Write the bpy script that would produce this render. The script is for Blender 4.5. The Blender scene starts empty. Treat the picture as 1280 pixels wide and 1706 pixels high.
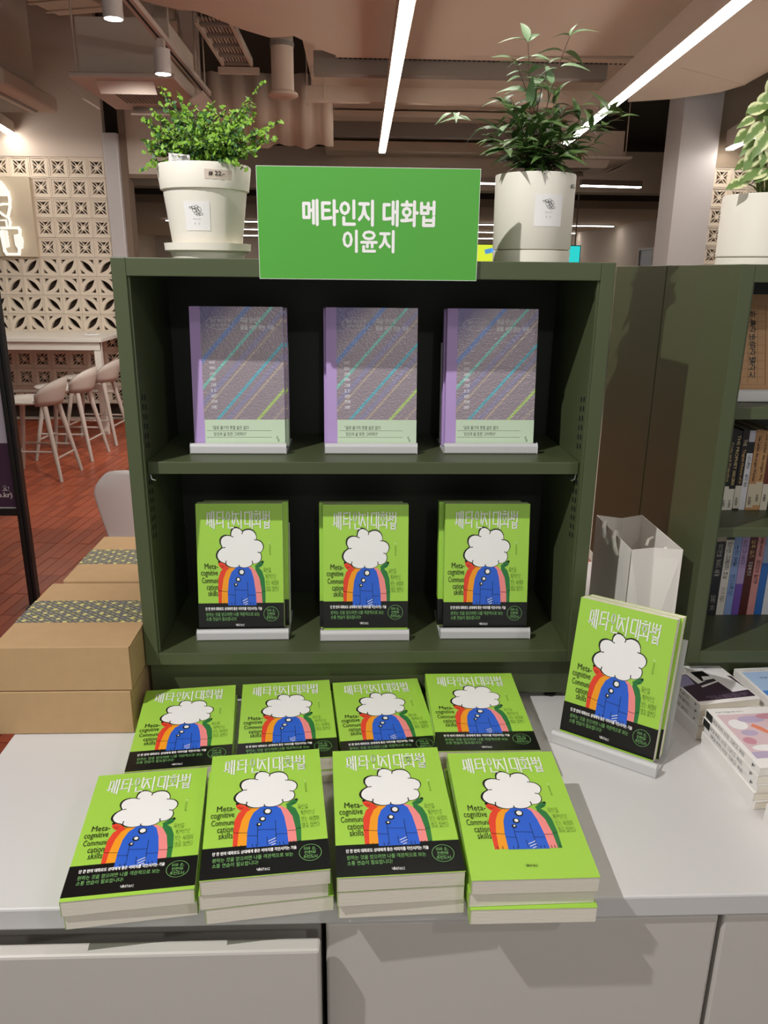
import bpy, math, random
from mathutils import Vector, Matrix, Euler
from mathutils.geometry import tessellate_polygon

# ------------------------------------------------------------------ camera, light, exposure
S = bpy.context.scene
COL = S.collection
FPX, PITCH, YAW, ROLL = 1292.34, 0.3006, 0.03996, 0.01074
CAM = Vector((-0.0193, -1.2871, 0.7798))
_f = Vector((math.sin(YAW)*math.cos(PITCH), math.cos(YAW)*math.cos(PITCH), -math.sin(PITCH)))
_r = Vector((math.cos(YAW), -math.sin(YAW), 0)); _u = _r.cross(_f)
RIGHT = math.cos(ROLL)*_r + math.sin(ROLL)*_u
UP = -math.sin(ROLL)*_r + math.cos(ROLL)*_u
FWD = _f
cd = bpy.data.cameras.new('camera'); cam = bpy.data.objects.new('camera', cd); COL.objects.link(cam)
cd.sensor_fit = 'VERTICAL'; cd.sensor_height = 36.0; cd.lens = 36.0*FPX/1706.0
cd.clip_start = 0.02; cd.clip_end = 200
cam.matrix_world = Matrix(((RIGHT.x, UP.x, -FWD.x, CAM.x), (RIGHT.y, UP.y, -FWD.y, CAM.y), (RIGHT.z, UP.z, -FWD.z, CAM.z), (0, 0, 0, 1)))
S.camera = cam
S.view_settings.view_transform = 'Standard'; S.view_settings.look = 'None'
S.view_settings.gamma = 1.0; S.view_settings.use_curve_mapping = False
S.view_settings.exposure = 0.0
W = bpy.data.worlds.new('world'); S.world = W; W.use_nodes = True
W.node_tree.nodes['Background'].inputs[0].default_value = (1.0, 0.975, 0.955, 1)
W.node_tree.nodes['Background'].inputs[1].default_value = 0.40

def spot(name, loc, target, power, angle=80, blend=0.4, radius=0.03, color=(1, 0.985, 0.965)):
    d = bpy.data.lights.new(name, 'SPOT'); o = bpy.data.objects.new(name, d); COL.objects.link(o)
    o.location = loc; d.energy = power; d.spot_size = math.radians(angle); d.spot_blend = blend
    d.shadow_soft_size = radius; d.color = color
    o.rotation_euler = (Vector(target)-Vector(loc)).to_track_quat('-Z', 'Y').to_euler()
    return o
spot('track_spot_key', (-1.2, -1.15, 2.2), (0.05, -0.05, 0.15), 178, 75, 0.5, 0.02)
spot('added_front_fill', (0.35, -3.7, 2.1), (0.0, 0.0, 0.45), 42, 60, 0.6, 0.05)  # added unseen lamp, low from the front, to brighten the shaded upper books
spot('added_right_fill', (1.6, -2.2, 2.2), (0.2, -0.1, 0.4), 40, 80, 0.6, 0.06)  # added unseen fill light from the right, lifts what the key leaves dark
# ------------------------------------------------------------------ helpers
def ray(u, v): return RIGHT*((u-640)/FPX) - UP*((v-853)/FPX) + FWD
def onX(u, v, X): d = ray(u, v); return CAM + d*((X-CAM.x)/d.x)
def onY(u, v, Y): d = ray(u, v); return CAM + d*((Y-CAM.y)/d.y)
def onZ(u, v, Z): d = ray(u, v); return CAM + d*((Z-CAM.z)/d.z)
def lin(c):
    if isinstance(c, str): c = tuple(int(c[i:i+2], 16)/255 for i in (0, 2, 4))
    return tuple((x/12.92 if x <= 0.04045 else ((x+0.055)/1.055)**2.4) for x in c)
R_ = math.radians
MATS = {}
def mat(name, col, rough=0.5, metal=0.0, spec=0.5, emit=0, var=0.0, vscale=8.0, bump=0.0, bscale=200.0, trans=0, coat=0, emitcol=None, stretch=None):
    if name in MATS: return MATS[name]
    m = bpy.data.materials.new(name); m.use_nodes = True; nt = m.node_tree; b = nt.nodes['Principled BSDF']
    c = lin(col)
    b.inputs['Base Color'].default_value = (*c, 1); b.inputs['Roughness'].default_value = rough
    b.inputs['Metallic'].default_value = metal; b.inputs['Specular IOR Level'].default_value = spec
    if coat: b.inputs['Coat Weight'].default_value = coat; b.inputs['Coat Roughness'].default_value = 0.15
    if emit:
        b.inputs['Emission Color'].default_value = (*(lin(emitcol) if emitcol else c), 1); b.inputs['Emission Strength'].default_value = emit
    if trans: b.inputs['Transmission Weight'].default_value = trans
    if var or bump:
        tc = nt.nodes.new('ShaderNodeTexCoord'); co = tc.outputs['Object']
        if stretch:
            mp = nt.nodes.new('ShaderNodeMapping'); mp.inputs['Scale'].default_value = stretch
            nt.links.new(co, mp.inputs[0]); co = mp.outputs[0]
    if var:
        n = nt.nodes.new('ShaderNodeTexNoise'); n.inputs['Scale'].default_value = vscale; n.inputs['Detail'].default_value = 5
        nt.links.new(co, n.inputs['Vector'])
        mx = nt.nodes.new('ShaderNodeMix'); mx.data_type = 'RGBA'
        mx.inputs[6].default_value = (*[x*(1-var) for x in c], 1); mx.inputs[7].default_value = (*[min(1, x*(1+var)) for x in c], 1)
        nt.links.new(n.outputs['Fac'], mx.inputs[0]); nt.links.new(mx.outputs[2], b.inputs['Base Color'])
    if bump:
        n2 = nt.nodes.new('ShaderNodeTexNoise'); n2.inputs['Scale'].default_value = bscale; n2.inputs['Detail'].default_value = 3
        nt.links.new(co, n2.inputs['Vector'])
        bp = nt.nodes.new('ShaderNodeBump'); bp.inputs['Strength'].default_value = bump; bp.inputs['Distance'].default_value = 0.001
        nt.links.new(n2.outputs['Fac'], bp.inputs['Height']); nt.links.new(bp.outputs[0], b.inputs['Normal'])
    MATS[name] = m; return m

class MB:
    def __init__(s): s.v = []; s.f = []; s.m = []
    def add(s, vs, fs, m=0):
        o = len(s.v); s.v += [tuple(p) for p in vs]; s.f += [tuple(i+o for i in f) for f in fs]; s.m += [m]*len(fs); return s
    def box(s, x0, y0, z0, x1, y1, z1, m=0):
        x0, x1 = min(x0, x1), max(x0, x1); y0, y1 = min(y0, y1), max(y0, y1); z0, z1 = min(z0, z1), max(z0, z1)
        return s.add([(x0, y0, z0), (x1, y0, z0), (x1, y1, z0), (x0, y1, z0), (x0, y0, z1), (x1, y0, z1), (x1, y1, z1), (x0, y1, z1)],
                     [(0, 3, 2, 1), (4, 5, 6, 7), (0, 1, 5, 4), (1, 2, 6, 5), (2, 3, 7, 6), (3, 0, 4, 7)], m)
    def poly(s, pts, m=0):
        return s.add(pts, [tuple(range(len(pts)))], m)
    def tess(s, pts2, z=0, m=0):
        t = tessellate_polygon([[Vector((p[0], p[1], 0)) for p in pts2]])
        vs = [(p[0], p[1], z) for p in pts2]; fs = []
        for a, b, c in t:
            A, B, C = pts2[a], pts2[b], pts2[c]
            fs.append((a, b, c) if (B[0]-A[0])*(C[1]-A[1])-(B[1]-A[1])*(C[0]-A[0]) > 0 else (a, c, b))
        return s.add(vs, fs, m)
    def prism(s, pts, vec, m=0):      # extrude a planar polygon (3D pts) along vec
        n = len(pts); vec = Vector(vec)
        vs = [Vector(p) for p in pts] + [Vector(p)+vec for p in pts]
        return s.add(vs, [tuple(range(n))[::-1], tuple(range(n, 2*n))] + [(i, (i+1) % n, n+(i+1) % n, n+i) for i in range(n)], m)
    def tube(s, path, r, n=8, m=0, cap=True):
        path = [Vector(p) for p in path]; rs = r if isinstance(r, (list, tuple)) else [r]*len(path)
        o = len(s.v); L = len(path); t0 = (path[1]-path[0]).normalized()
        ref = Vector((0, 0, 1)) if abs(t0.z) < 0.9 else Vector((1, 0, 0))
        a = t0.cross(ref).normalized()
        for i, p in enumerate(path):
            t = (path[min(i+1, L-1)]-path[max(i-1, 0)]).normalized()
            a = (a - t*a.dot(t)).normalized(); b = t.cross(a)
            for k in range(n):
                q = 2*math.pi*k/n; s.v.append(tuple(p + (a*math.cos(q)+b*math.sin(q))*rs[i]))
        for i in range(L-1):
            for k in range(n):
                s.f.append((o+i*n+k, o+i*n+(k+1) % n, o+(i+1)*n+(k+1) % n, o+(i+1)*n+k)); s.m.append(m)
        if cap:
            s.f.append(tuple(o+k for k in range(n))[::-1]); s.f.append(tuple(o+(L-1)*n+k for k in range(n))); s.m += [m, m]
        return s
    def lathe(s, prof, c=(0, 0, 0), n=40, m=0):
        o = len(s.v); c = Vector(c)
        for r, z in prof:
            for k in range(n):
                q = 2*math.pi*k/n; s.v.append((c.x+r*math.cos(q), c.y+r*math.sin(q), c.z+z))
        for i in range(len(prof)-1):
            for k in range(n):
                s.f.append((o+i*n+k, o+i*n+(k+1) % n, o+(i+1)*n+(k+1) % n, o+(i+1)*n+k)); s.m.append(m)
        return s
    def obox(s, c, ax, ay, az, hx, hy, hz, m=0):
        c = Vector(c); vs = []
        for sz in (-1, 1):
            for sx, sy in ((-1, -1), (1, -1), (1, 1), (-1, 1)):
                vs.append(c+Vector(ax)*hx*sx+Vector(ay)*hy*sy+Vector(az)*hz*sz)
        return s.add(vs, [(0, 3, 2, 1), (4, 5, 6, 7), (0, 1, 5, 4), (1, 2, 6, 5), (2, 3, 7, 6), (3, 0, 4, 7)], m)
    def xf(s, M):
        s.v = [tuple(M @ Vector(p)) for p in s.v]; return s
    def join(s, o, M=None, moff=0):
        s.add([(M @ Vector(p) if M else p) for p in o.v], [], 0); base = len(s.v)-len(o.v)
        s.f += [tuple(i+base for i in f) for f in o.f]; s.m += [k+moff for k in o.m]; return s
    def mesh(s, name, mats, smooth=False):
        me = bpy.data.meshes.new(name); me.from_pydata(s.v, [], s.f)
        for m in (mats if isinstance(mats, (list, tuple)) else [mats]): me.materials.append(m)
        if len(me.materials) > 1: me.polygons.foreach_set('material_index', s.m)
        if smooth: me.polygons.foreach_set('use_smooth', [True]*len(me.polygons))
        me.update(); return me
    def build(s, name, mats, parent=None, bevel=0, smooth=False, loc=None, rot=None, auto=None):
        return put(name, s.mesh(name, mats, smooth), parent, loc, rot, bevel)
def put(name, me, parent=None, loc=None, rot=None, bevel=0):
    o = bpy.data.objects.new(name, me); COL.objects.link(o)
    if parent is not None: o.parent = parent
    if loc is not None: o.location = loc
    if rot is not None: o.rotation_euler = rot
    if bevel:
        b = o.modifiers.new('bevel', 'BEVEL'); b.width = bevel; b.segments = 2; b.limit_method = 'ANGLE'; b.angle_limit = R_(40)
    return o
def tag(o, label, cat, group=None):
    o['label'] = label; o['category'] = cat
    if group: o['group'] = group
    return o
def thing(name, label, cat, loc=(0, 0, 0), rot=(0, 0, 0), group=None):
    o = bpy.data.objects.new(name, None); COL.objects.link(o); o.empty_display_size = 0.05
    o.location = loc; o.rotation_euler = rot; return tag(o, label, cat, group)
def struct(o): o['kind'] = 'structure'; return o
def smooth_by_angle(o, deg=40):
    me = o.data; me.polygons.foreach_set('use_smooth', [True]*len(me.polygons))
    e = o.modifiers.new('split', 'EDGE_SPLIT'); e.split_angle = R_(deg); return o

# ---- writing: glyph outlines of the built-in font turned into flat meshes
_TX = {}
def text_geo(s, bold=0.0):
    k = (s, bold)
    if k in _TX: return _TX[k]
    cu = bpy.data.curves.new('t', 'FONT'); cu.body = s; cu.size = 1; cu.resolution_u = 2; cu.offset = bold
    cu.align_x = 'CENTER'; cu.space_line = 1.0
    o = bpy.data.objects.new('t', cu); me = o.to_mesh()
    vs = [(v.co.x, v.co.y) for v in me.vertices]; fs = [tuple(p.vertices) for p in me.polygons]
    o.to_mesh_clear(); bpy.data.objects.remove(o); bpy.data.curves.remove(cu)
    xs = [v[0] for v in vs] or [0, 1]; ys = [v[1] for v in vs] or [0, 1]
    g = (vs, fs, min(xs), max(xs), min(ys), max(ys)); _TX[k] = g; return g
def _circ(cx, cy, rx, ry, n=10): return [(cx+rx*math.cos(2*math.pi*i/n), cy+ry*math.sin(2*math.pi*i/n)) for i in range(n+1)]
_G = [(0, 1), (1, 1), (.85, 0)]; _N = [(0, 1), (0, 0), (1, 0)]; _D = [(1, 1), (0, 1), (0, 0), (1, 0)]; _B = [(0, 1), (0, 0), (1, 0), (1, 1)]
_J = [[(0, 1), (1, 1)], [(.5, 1), (0, 0)], [(.5, .6), (1, 0)]]; _S = [[(.5, 1), (0, 0)], [(.5, .65), (1, 0)]]
def _half(a, b): return [[(x*.45, y) for x, y in p] for p in a]+[[(.55+x*.45, y) for x, y in p] for p in b]
JC = {'ㄱ': [_G], 'ㄴ': [_N], 'ㄷ': [_D], 'ㄹ': [[(0, 1), (1, 1), (1, .5), (0, .5), (0, 0), (1, 0)]], 'ㅁ': [[(0, 1), (0, 0), (1, 0), (1, 1), (0, 1)]], 'ㅂ': [_B, [(0, .5), (1, .5)]],
      'ㅅ': _S, 'ㅇ': [_circ(.5, .5, .5, .5)], 'ㅈ': _J, 'ㅊ': [[(.35, 1), (.65, 1)]]+[[(x, y*.8) for x, y in p] for p in _J], 'ㅋ': [_G, [(0, .55), (.9, .55)]], 'ㅌ': [_D, [(0, .5), (1, .5)]],
      'ㅍ': [[(0, 1), (1, 1)], [(.3, 1), (.3, 0)], [(.7, 1), (.7, 0)], [(0, 0), (1, 0)]], 'ㅎ': [[(.3, 1), (.7, 1)], [(0, .78), (1, .78)], _circ(.5, .3, .36, .3)]}
for _k, _v in (('ㄲ', 'ㄱㄱ'), ('ㄸ', 'ㄷㄷ'), ('ㅃ', 'ㅂㅂ'), ('ㅆ', 'ㅅㅅ'), ('ㅉ', 'ㅈㅈ'), ('ㄳ', 'ㄱㅅ'), ('ㄵ', 'ㄴㅈ'), ('ㄶ', 'ㄴㅎ'), ('ㄺ', 'ㄹㄱ'), ('ㄻ', 'ㄹㅁ'), ('ㄼ', 'ㄹㅂ'), ('ㄽ', 'ㄹㅅ'), ('ㄾ', 'ㄹㅌ'), ('ㄿ', 'ㄹㅍ'), ('ㅀ', 'ㄹㅎ'), ('ㅄ', 'ㅂㅅ')): JC[_k] = _half(JC[_v[0]], JC[_v[1]])
def _v(x): return [(x, 1), (x, 0)]
JV = {'ㅏ': [_v(.3), [(.3, .5), (1, .5)]], 'ㅐ': [_v(.2), _v(.9), [(.2, .5), (.9, .5)]], 'ㅑ': [_v(.3), [(.3, .62), (1, .62)], [(.3, .38), (1, .38)]], 'ㅓ': [_v(.75), [(0, .5), (.75, .5)]], 'ㅔ': [_v(.4), _v(.95), [(-.1, .5), (.4, .5)]],
      'ㅕ': [_v(.75), [(0, .62), (.75, .62)], [(0, .4), (.75, .4)]], 'ㅖ': [_v(.4), _v(.95), [(-.1, .62), (.4, .62)], [(-.1, .4), (.4, .4)]], 'ㅒ': [_v(.2), _v(.9), [(.2, .62), (.9, .62)], [(.2, .4), (.9, .4)]], 'ㅣ': [_v(.6)]}
JH = {'ㅗ': [[(0, .1), (1, .1)], [(.5, .1), (.5, 1)]], 'ㅛ': [[(0, .1), (1, .1)], [(.33, .1), (.33, 1)], [(.67, .1), (.67, 1)]], 'ㅜ': [[(0, .85), (1, .85)], [(.5, .85), (.5, 0)]], 'ㅠ': [[(0, .85), (1, .85)], [(.33, .85), (.33, 0)], [(.67, .85), (.67, 0)]], 'ㅡ': [[(0, .4), (1, .4)]]}
MIX = {'ㅘ': 'ㅗㅏ', 'ㅙ': 'ㅗㅐ', 'ㅚ': 'ㅗㅣ', 'ㅝ': 'ㅜㅓ', 'ㅞ': 'ㅜㅔ', 'ㅟ': 'ㅜㅣ', 'ㅢ': 'ㅡㅣ'}
CHO = 'ㄱㄲㄴㄷㄸㄹㅁㅂㅃㅅㅆㅇㅈㅉㅊㅋㅌㅍㅎ'; JUNG = 'ㅏㅐㅑㅒㅓㅔㅕㅖㅗㅘㅙㅚㅛㅜㅝㅞㅟㅠㅡㅢㅣ'; JONG = ' ㄱㄲㄳㄴㄵㄶㄷㄹㄺㄻㄼㄽㄾㄿㅀㅁㅂㅄㅅㅆㅇㅈㅊㅋㅌㅍㅎ'
def syllable(ch):
    n = ord(ch)-0xAC00; c, v, f = CHO[n//588], JUNG[n % 588//28], JONG[n % 28]; out = []
    def box(st, x0, y0, x1, y1): out.extend([[(x0+x*(x1-x0), y0+y*(y1-y0)) for x, y in p] for p in st])
    lo = .42 if f != ' ' else .05
    if v in JV: box(JC[c], .06, lo+.06, .52, .96); box(JV[v], .60, lo-.04, .98, 1)
    elif v in JH:
        if f == ' ': box(JC[c], .2, .52, .8, 1); box(JH[v], .02, .06, .98, .44)
        else: box(JC[c], .22, .66, .78, 1); box(JH[v], .02, .38, .98, .58)
    else:
        h, w = MIX[v]; t = lo-.05 if f != ' ' else 0
        box(JC[c], .08, .58 if f == ' ' else .66, .52, 1); box(JH[h], .0, .14 if f == ' ' else .42, .62, .48 if f == ' ' else .6); box(JV[w], .68, t, 1.0, 1)
    if f != ' ': box(JC[f], .2, 0, .85, .3)
    return out
def text(mb, s, x0, y0, x1, y1, z, m=0, bold=0.0, M=None, font=False):
    """fit the writing into the rectangle x0..x1, y0..y1 (y up); M maps the flat plane into place"""
    H = y1-y0
    if not font and any(0xAC00 <= ord(ch) < 0xD7A4 for ch in s):
        adv = [1.06 if ord(ch) >= 0xAC00 else (.42 if ch == ' ' else (.3 if ch in '.,!"' else .6)) for ch in s]; T = sum(adv); sx = (x1-x0)/T; x = 0
        k = MB()
        for ch, a in zip(s, adv):
            if ord(ch) >= 0xAC00:
                for p in syllable(ch): stroke(k, [(x0+(x+px*1.0)*sx, y0+py*H) for px, py in p], (0.072+bold*1.7)*min(H, sx*1.1), z)
            elif ch != ' ':
                g = text_geo(ch); ww = (g[3]-g[2]) or 1; sc = H*1.25
                cxx = x0+(x+a/2)*sx
                k.add([(cxx+(p[0]-(g[2]+g[3])/2)*min(sc, sx*a*.9/ww), y0+p[1]*sc, z) for p in g[0]], g[1])
            x += a
        if M: k.xf(M)
        k.m = [m]*len(k.f); mb.join(k); return
    vs, fs, a, b, c, d = text_geo(s)
    if not vs: return
    e = bold*H
    sh = [(0, 0)] if not e else [(0, 0), (e, 0), (-e, 0), (0, e), (0, -e)]
    for i, (ex, ey) in enumerate(sh):
        P = [(x0+(p[0]-a)/(b-a)*(x1-x0)+ex, y0+(p[1]-c)/(d-c)*H+ey, z+i*1e-5) for p in vs]
        if M: P = [M @ Vector(p) for p in P]
        mb.add(P, fs, m)
def stroke(mb, pts, w, z, m=0):
    for (ax, ay), (bx, by) in zip(pts, pts[1:]):
        dx, dy = bx-ax, by-ay; L = math.hypot(dx, dy) or 1e-9; nx, ny = -dy/L*w/2, dx/L*w/2; ex, ey = dx/L*w*0.35, dy/L*w*0.35
        mb.add([(ax+nx-ex, ay+ny-ey, z), (ax-nx-ex, ay-ny-ey, z), (bx-nx+ex, by-ny+ey, z), (bx+nx+ex, by+ny+ey, z)], [(0, 1, 2, 3)], m)
def ellipse(cx, cy, rx, ry, n=24, a0=0, a1=360):
    return [(cx+rx*math.cos(R_(a0+(a1-a0)*i/n)), cy+ry*math.sin(R_(a0+(a1-a0)*i/n))) for i in range(n+(0 if a1-a0 == 360 else 1))]
def closed(p): return p+[p[0]]

# ------------------------------------------------------------------ materials
M_green = mat('green_powder_coat', '4C5438', 0.42, 0.0, 0.5, var=0.10, vscale=3, bump=0.12, bscale=900)
M_black = mat('black_paint', '141414', 0.4)
M_counter = mat('grey_white_laminate', 'D2D0CF', 0.38, var=0.02, vscale=3)
M_drawer = mat('grey_metal_drawer', 'C9C4BE', 0.36, 0.0, 0.5, var=0.02, vscale=2)
M_dark = mat('dark_gap', '0C0C0C', 0.7)
M_bgreen = mat('book_green_cover', 'A6D54E', 0.35, coat=0.15)
M_page = mat('book_pages', 'EFE7D8', 0.8, var=0.10, vscale=60, stretch=(1, 1, 40), bump=0.35, bscale=40)
M_bandk = mat('book_black_band', '121212', 0.32, coat=0.1)
M_ink = mat('print_black', '14160F', 0.5)
M_white = mat('print_white', 'F4F2F0', 0.45)
M_red = mat('print_red', 'E8442C', 0.45)
M_orange = mat('print_orange', 'F7A021', 0.45)
M_blue = mat('print_blue', '2C62D2', 0.45)
M_pink = mat('print_pink', 'F58F8C', 0.45)
M_dgreen = mat('print_dark_green', '2E7A3E', 0.45)
M_lgreen = mat('print_light_green', '82BE70', 0.5)
M_steel = mat('easel_light_grey', 'C9C8C8', 0.55, 0.0)
M_zinc = mat('zinc_clip', 'B9BBBA', 0.25, 0.9)
M_pot = mat('pot_cream', 'EFE9DC', 0.55, bump=0.05, bscale=300)
M_soil = mat('potting_soil', '2B2018', 0.95, bump=0.6, bscale=150)
M_paper = mat('white_paper', 'F0EEEB', 0.7)
M_kraft = mat('kraft_cardboard', 'B8976E', 0.8, var=0.07, vscale=40, bump=0.1, bscale=500)
M_kraft_in = mat('kraft_edge', '9C7448', 0.85)

# ------------------------------------------------------------------ the room
FLOOR = -0.75
M_terra = mat('terracotta_tile', 'B0583A', 0.28, var=0.22, vscale=3.5)
M_terra_b = mat('terracotta_tile_dark', '9E4C33', 0.28, var=0.2, vscale=3.5)
M_grout = mat('floor_grout', '6A3526', 0.6)
M_block = mat('cream_breeze_block', 'DFD0BC', 0.85, var=0.06, vscale=9)
M_behind = mat('dark_brown_backing', '3B2C22', 0.9)
M_wallp = mat('beige_wall_paint', 'D2C2B2', 0.8, var=0.03, vscale=1.5)
M_deck = mat('tan_ceiling_board', 'D4C1AC', 0.85, var=0.05, vscale=1.2)
M_void = mat('dark_ceiling_void', '5A4E45', 0.9)
M_duct = mat('painted_duct', 'CDBBA8', 0.7, var=0.04, vscale=2)
M_duct2 = mat('grey_cable_tray', '8E8479', 0.6)
M_ivory = mat('ivory_plastic', 'C9BAAC', 0.55)
M_strip = mat('strip_diffuser', 'FFFFFF', 0.5, emit=31, emitcol='FFF8F0')
M_strip2 = mat('hall_strip_diffuser', 'FFFFFF', 0.5, emit=16, emitcol='FFF8F0')
M_hous = mat('strip_housing', 'B8AA9C', 0.5)
M_lampface = mat('spot_lamp_face', 'FFFFFF', 0.5, emit=25, emitcol='EEF4FF')
M_alu = mat('grey_column_cladding', 'BDB7B4', 0.4)
M_hallw = mat('hall_wall_paint', 'C3B7AB', 0.8)

# floor: slab, tiles near the viewer one by one, the rest of the tile field as one part
fl = struct(MB().box(-12, -4, FLOOR-0.06, 12, 33, FLOOR-0.004).build('floor', M_grout))
TW, TL, TA = 0.0625, 0.245, R_(5); ca, sa_ = math.cos(TA), math.sin(TA)
tile_me = [MB().box(-TW/2+.002, -TL/2+.002, -.01, TW/2-.002, TL/2-.002, 0).mesh('tile', m) for m in (M_terra, M_terra_b)]
near = []; far = MB(); rt = random.Random(3)
for i in range(-75, 34):
    for j in range(-2, 36):
        lx, ly = i*TW, j*TL
        x, y = ca*lx+sa_*ly*-1*-1, -sa_*lx*-1*-1+ca*ly      # rotated clockwise so the courses lean to the right
        x += -0.55; y += 0.6
        if not (-5.2 < x < 1.3 and 0.3 < y < 6.98): continue
        v = Vector((x, y, FLOOR))-CAM; d = v.dot(FWD); u, w = 640+FPX*v.dot(RIGHT)/d, 853-FPX*v.dot(UP)/d
        vis = -15 < u < 245 and 700 < w < 1260
        dz = rt.uniform(-.0012, .0012); mi = 0 if rt.random() < .6 else 1
        if vis and y < 4.3: near.append((d, x, y, dz, mi))
        else:
            h = [(-TW/2+.002, -TL/2+.002), (TW/2-.002, -TL/2+.002), (TW/2-.002, TL/2-.002), (-TW/2+.002, TL/2-.002)]
            q = [(x+ca*a+sa_*b, y-sa_*a+ca*b) for a, b in h]
            far.add([(a, b, FLOOR+dz) for a, b in q]+[(a, b, FLOOR-.006) for a, b in q], [(0, 1, 2, 3), (0, 4, 5, 1), (1, 5, 6, 2), (2, 6, 7, 3), (3, 7, 4, 0)], mi)
near.sort()
for k, (d, x, y, dz, mi) in enumerate(near[:300]):
    put('tile', tile_me[mi], fl, (x, y, FLOOR+dz), (0, 0, -TA))
for d, x, y, dz, mi in near[300:]:
    h = [(-TW/2+.002, -TL/2+.002), (TW/2-.002, -TL/2+.002), (TW/2-.002, TL/2-.002), (-TW/2+.002, TL/2-.002)]
    q = [(x+ca*a+sa_*b, y-sa_*a+ca*b) for a, b in h]
    far.add([(a, b, FLOOR+dz) for a, b in q], [(0, 1, 2, 3)], mi)
far.build('tile_field', [M_terra, M_terra_b], fl)['kind'] = 'stuff'
MB().box(1.3, .3, FLOOR-.004, 12, 7, FLOOR).box(-12, -4, FLOOR-.004, 12, .3, FLOOR).box(-12, .3, FLOOR-.004, -5.2, 7, FLOOR).build('floor_margin', mat('hall_floor_stone', 'A89E94', .5), fl)
MB().box(-12, 7.0, FLOOR-.004, 12, 33, FLOOR).build('hall_floor', mat('hall_floor_stone', 'A89E94', .5), fl)

# breeze blocks
def holed(outer, holes, depth):
    cu = bpy.data.curves.new('h', 'CURVE'); cu.dimensions = '2D'; cu.fill_mode = 'BOTH'; cu.extrude = depth/2
    for pts in [outer]+holes:
        sp_ = cu.splines.new('POLY'); sp_.points.add(len(pts)-1); sp_.use_cyclic_u = True
        for p, q in zip(sp_.points, pts): p.co = (q[0], q[1], 0, 1)
    o = bpy.data.objects.new('h', cu); me = o.to_mesh()
    k = MB().add([(v.co.x, v.co.z, v.co.y) for v in me.vertices], [tuple(p.vertices) for p in me.polygons])
    o.to_mesh_clear(); bpy.data.objects.remove(o); bpy.data.curves.remove(cu); return k
BP = 0.184; hb = BP/2-0.0015
def lens(ax, ay, bx, by, w, n=5):
    dx, dy = bx-ax, by-ay; L = math.hypot(dx, dy); nx, ny = -dy/L, dx/L; o = []
    for s in (1, -1):
        for i in range(n):
            t_ = i/n if s == 1 else 1-i/n; k = s*w/2*math.sin(math.pi*t_); o.append((ax+dx*t_+nx*k, ay+dy*t_+ny*k))
    return o
def rot90(pts, n):
    for _ in range(n): pts = [(-y, x) for x, y in pts]
    return pts
sqr = [(-hb, -hb), (hb, -hb), (hb, hb), (-hb, hb)]
holes = []
for n in range(4):
    holes.append(rot90(lens(.011, .011, .060, .060, .020), n)); holes.append(rot90([(.018, .0), (.058, -.032), (.050, 0), (.058, .032)], n)[::1])
petal = holed(sqr, holes, .05)
holes = [lens(-.062, -.062, .062, .062, .056, 7)]
for s in (1, -1): holes.append([(s*-.066, s*.066), (s*-.066, s*.022), (s*-.045, s*.045), (s*-.022, s*.066)][::s]); 
leafb = holed(sqr, holes, .05)
for k in (petal, leafb):      # raised rim
    for a in ((-hb, -.034, -hb, hb, -.024, -hb+.011), (-hb, -.034, hb-.011, hb, -.024, hb), (-hb, -.034, -hb+.011, -hb+.011, -.024, hb-.011), (hb-.011, -.034, -hb+.011, hb, -.024, hb-.011)): k.box(*a)
B4 = petal.mesh('block', M_block); BLf = leafb.mesh('block', M_block); BLm = MB().join(leafb, Matrix.Scale(-1, 4, (1, 0, 0))).mesh('block', M_block)
WY = 7.0
wl = struct(MB().box(-8, WY+.09, FLOOR, -2.431, WY+.2, 3.3).build('wall_back', M_behind))
ZT = 1.806
for j in range(14):
    z = ZT-BP*(j+.5)
    for i in range(9):
        x = -2.431-BP*(i+.5)
        if 1 <= j <= 4 and x < -3.153+.02 and i > 4: continue
        if z < FLOOR+.08: continue
        me = B4 if (j < 5 or j > 8) else (BLf if (i+j) % 2 else BLm)
        put('block', me, wl, (x, WY+.03, z))
MB().box(-8, WY-.01, ZT, -2.431, WY+.09, 3.3).build('plaster_band', M_wallp, wl)
MB().box(-8, WY, FLOOR, -2.431-BP*9, WY+.09, ZT).build('plaster_field', M_wallp, wl)
MB().box(-8, WY+.0, FLOOR, -2.431, WY+.09, ZT-BP*13.85).build('wall_foot', M_block, wl)
wr = struct(MB().box(3.56, WY+.09, FLOOR, 9, WY+.2, 3.3).build('wall_back_right', M_behind))
for j in range(7):
    for i in range(5): put('block', B4, wr, (3.575+BP*(i+.5), WY+.03, ZT-BP*(j+.5)))
MB().box(3.56, WY-.01, ZT, 9, WY+.09, 3.3).build('plaster_band', mat('brown_wall_paint', '94836F', .8), wr)
MB().box(3.56, WY, FLOOR, 9, WY+.09, ZT-BP*7).build('plaster_field', M_wallp, wr)
MB().box(3.575+BP*5, WY, ZT-BP*7, 9, WY+.09, ZT).build('plaster_field', M_wallp, wr)
struct(MB().box(-2.427, 6.94, FLOOR, -2.285, 7.25, 2.02).build('trim_1', M_alu, bevel=.01))
struct(MB().box(-2.283, 7.0, FLOOR, -2.225, 7.2, 3.3).build('trim_2', mat('brown_frame', '7A6654', .6)))
struct(MB().box(-2.225, 7.05, 1.668, -1.5, 7.2, 3.3).build('wall_lintel', M_wallp))
struct(MB().box(-2.225, 7.04, 1.63, -1.5, 7.1, 1.668).build('trim_3', mat('brown_frame', '7A6654', .6)))
struct(MB().box(3.165, 6.9, FLOOR, 3.545, 7.3, 3.3).build('column_right', M_alu))
struct(MB().box(3.548, 6.96, FLOOR, 3.565, 7.1, 1.9).build('trim_4', mat('brown_frame', '7A6654', .6)))

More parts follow.
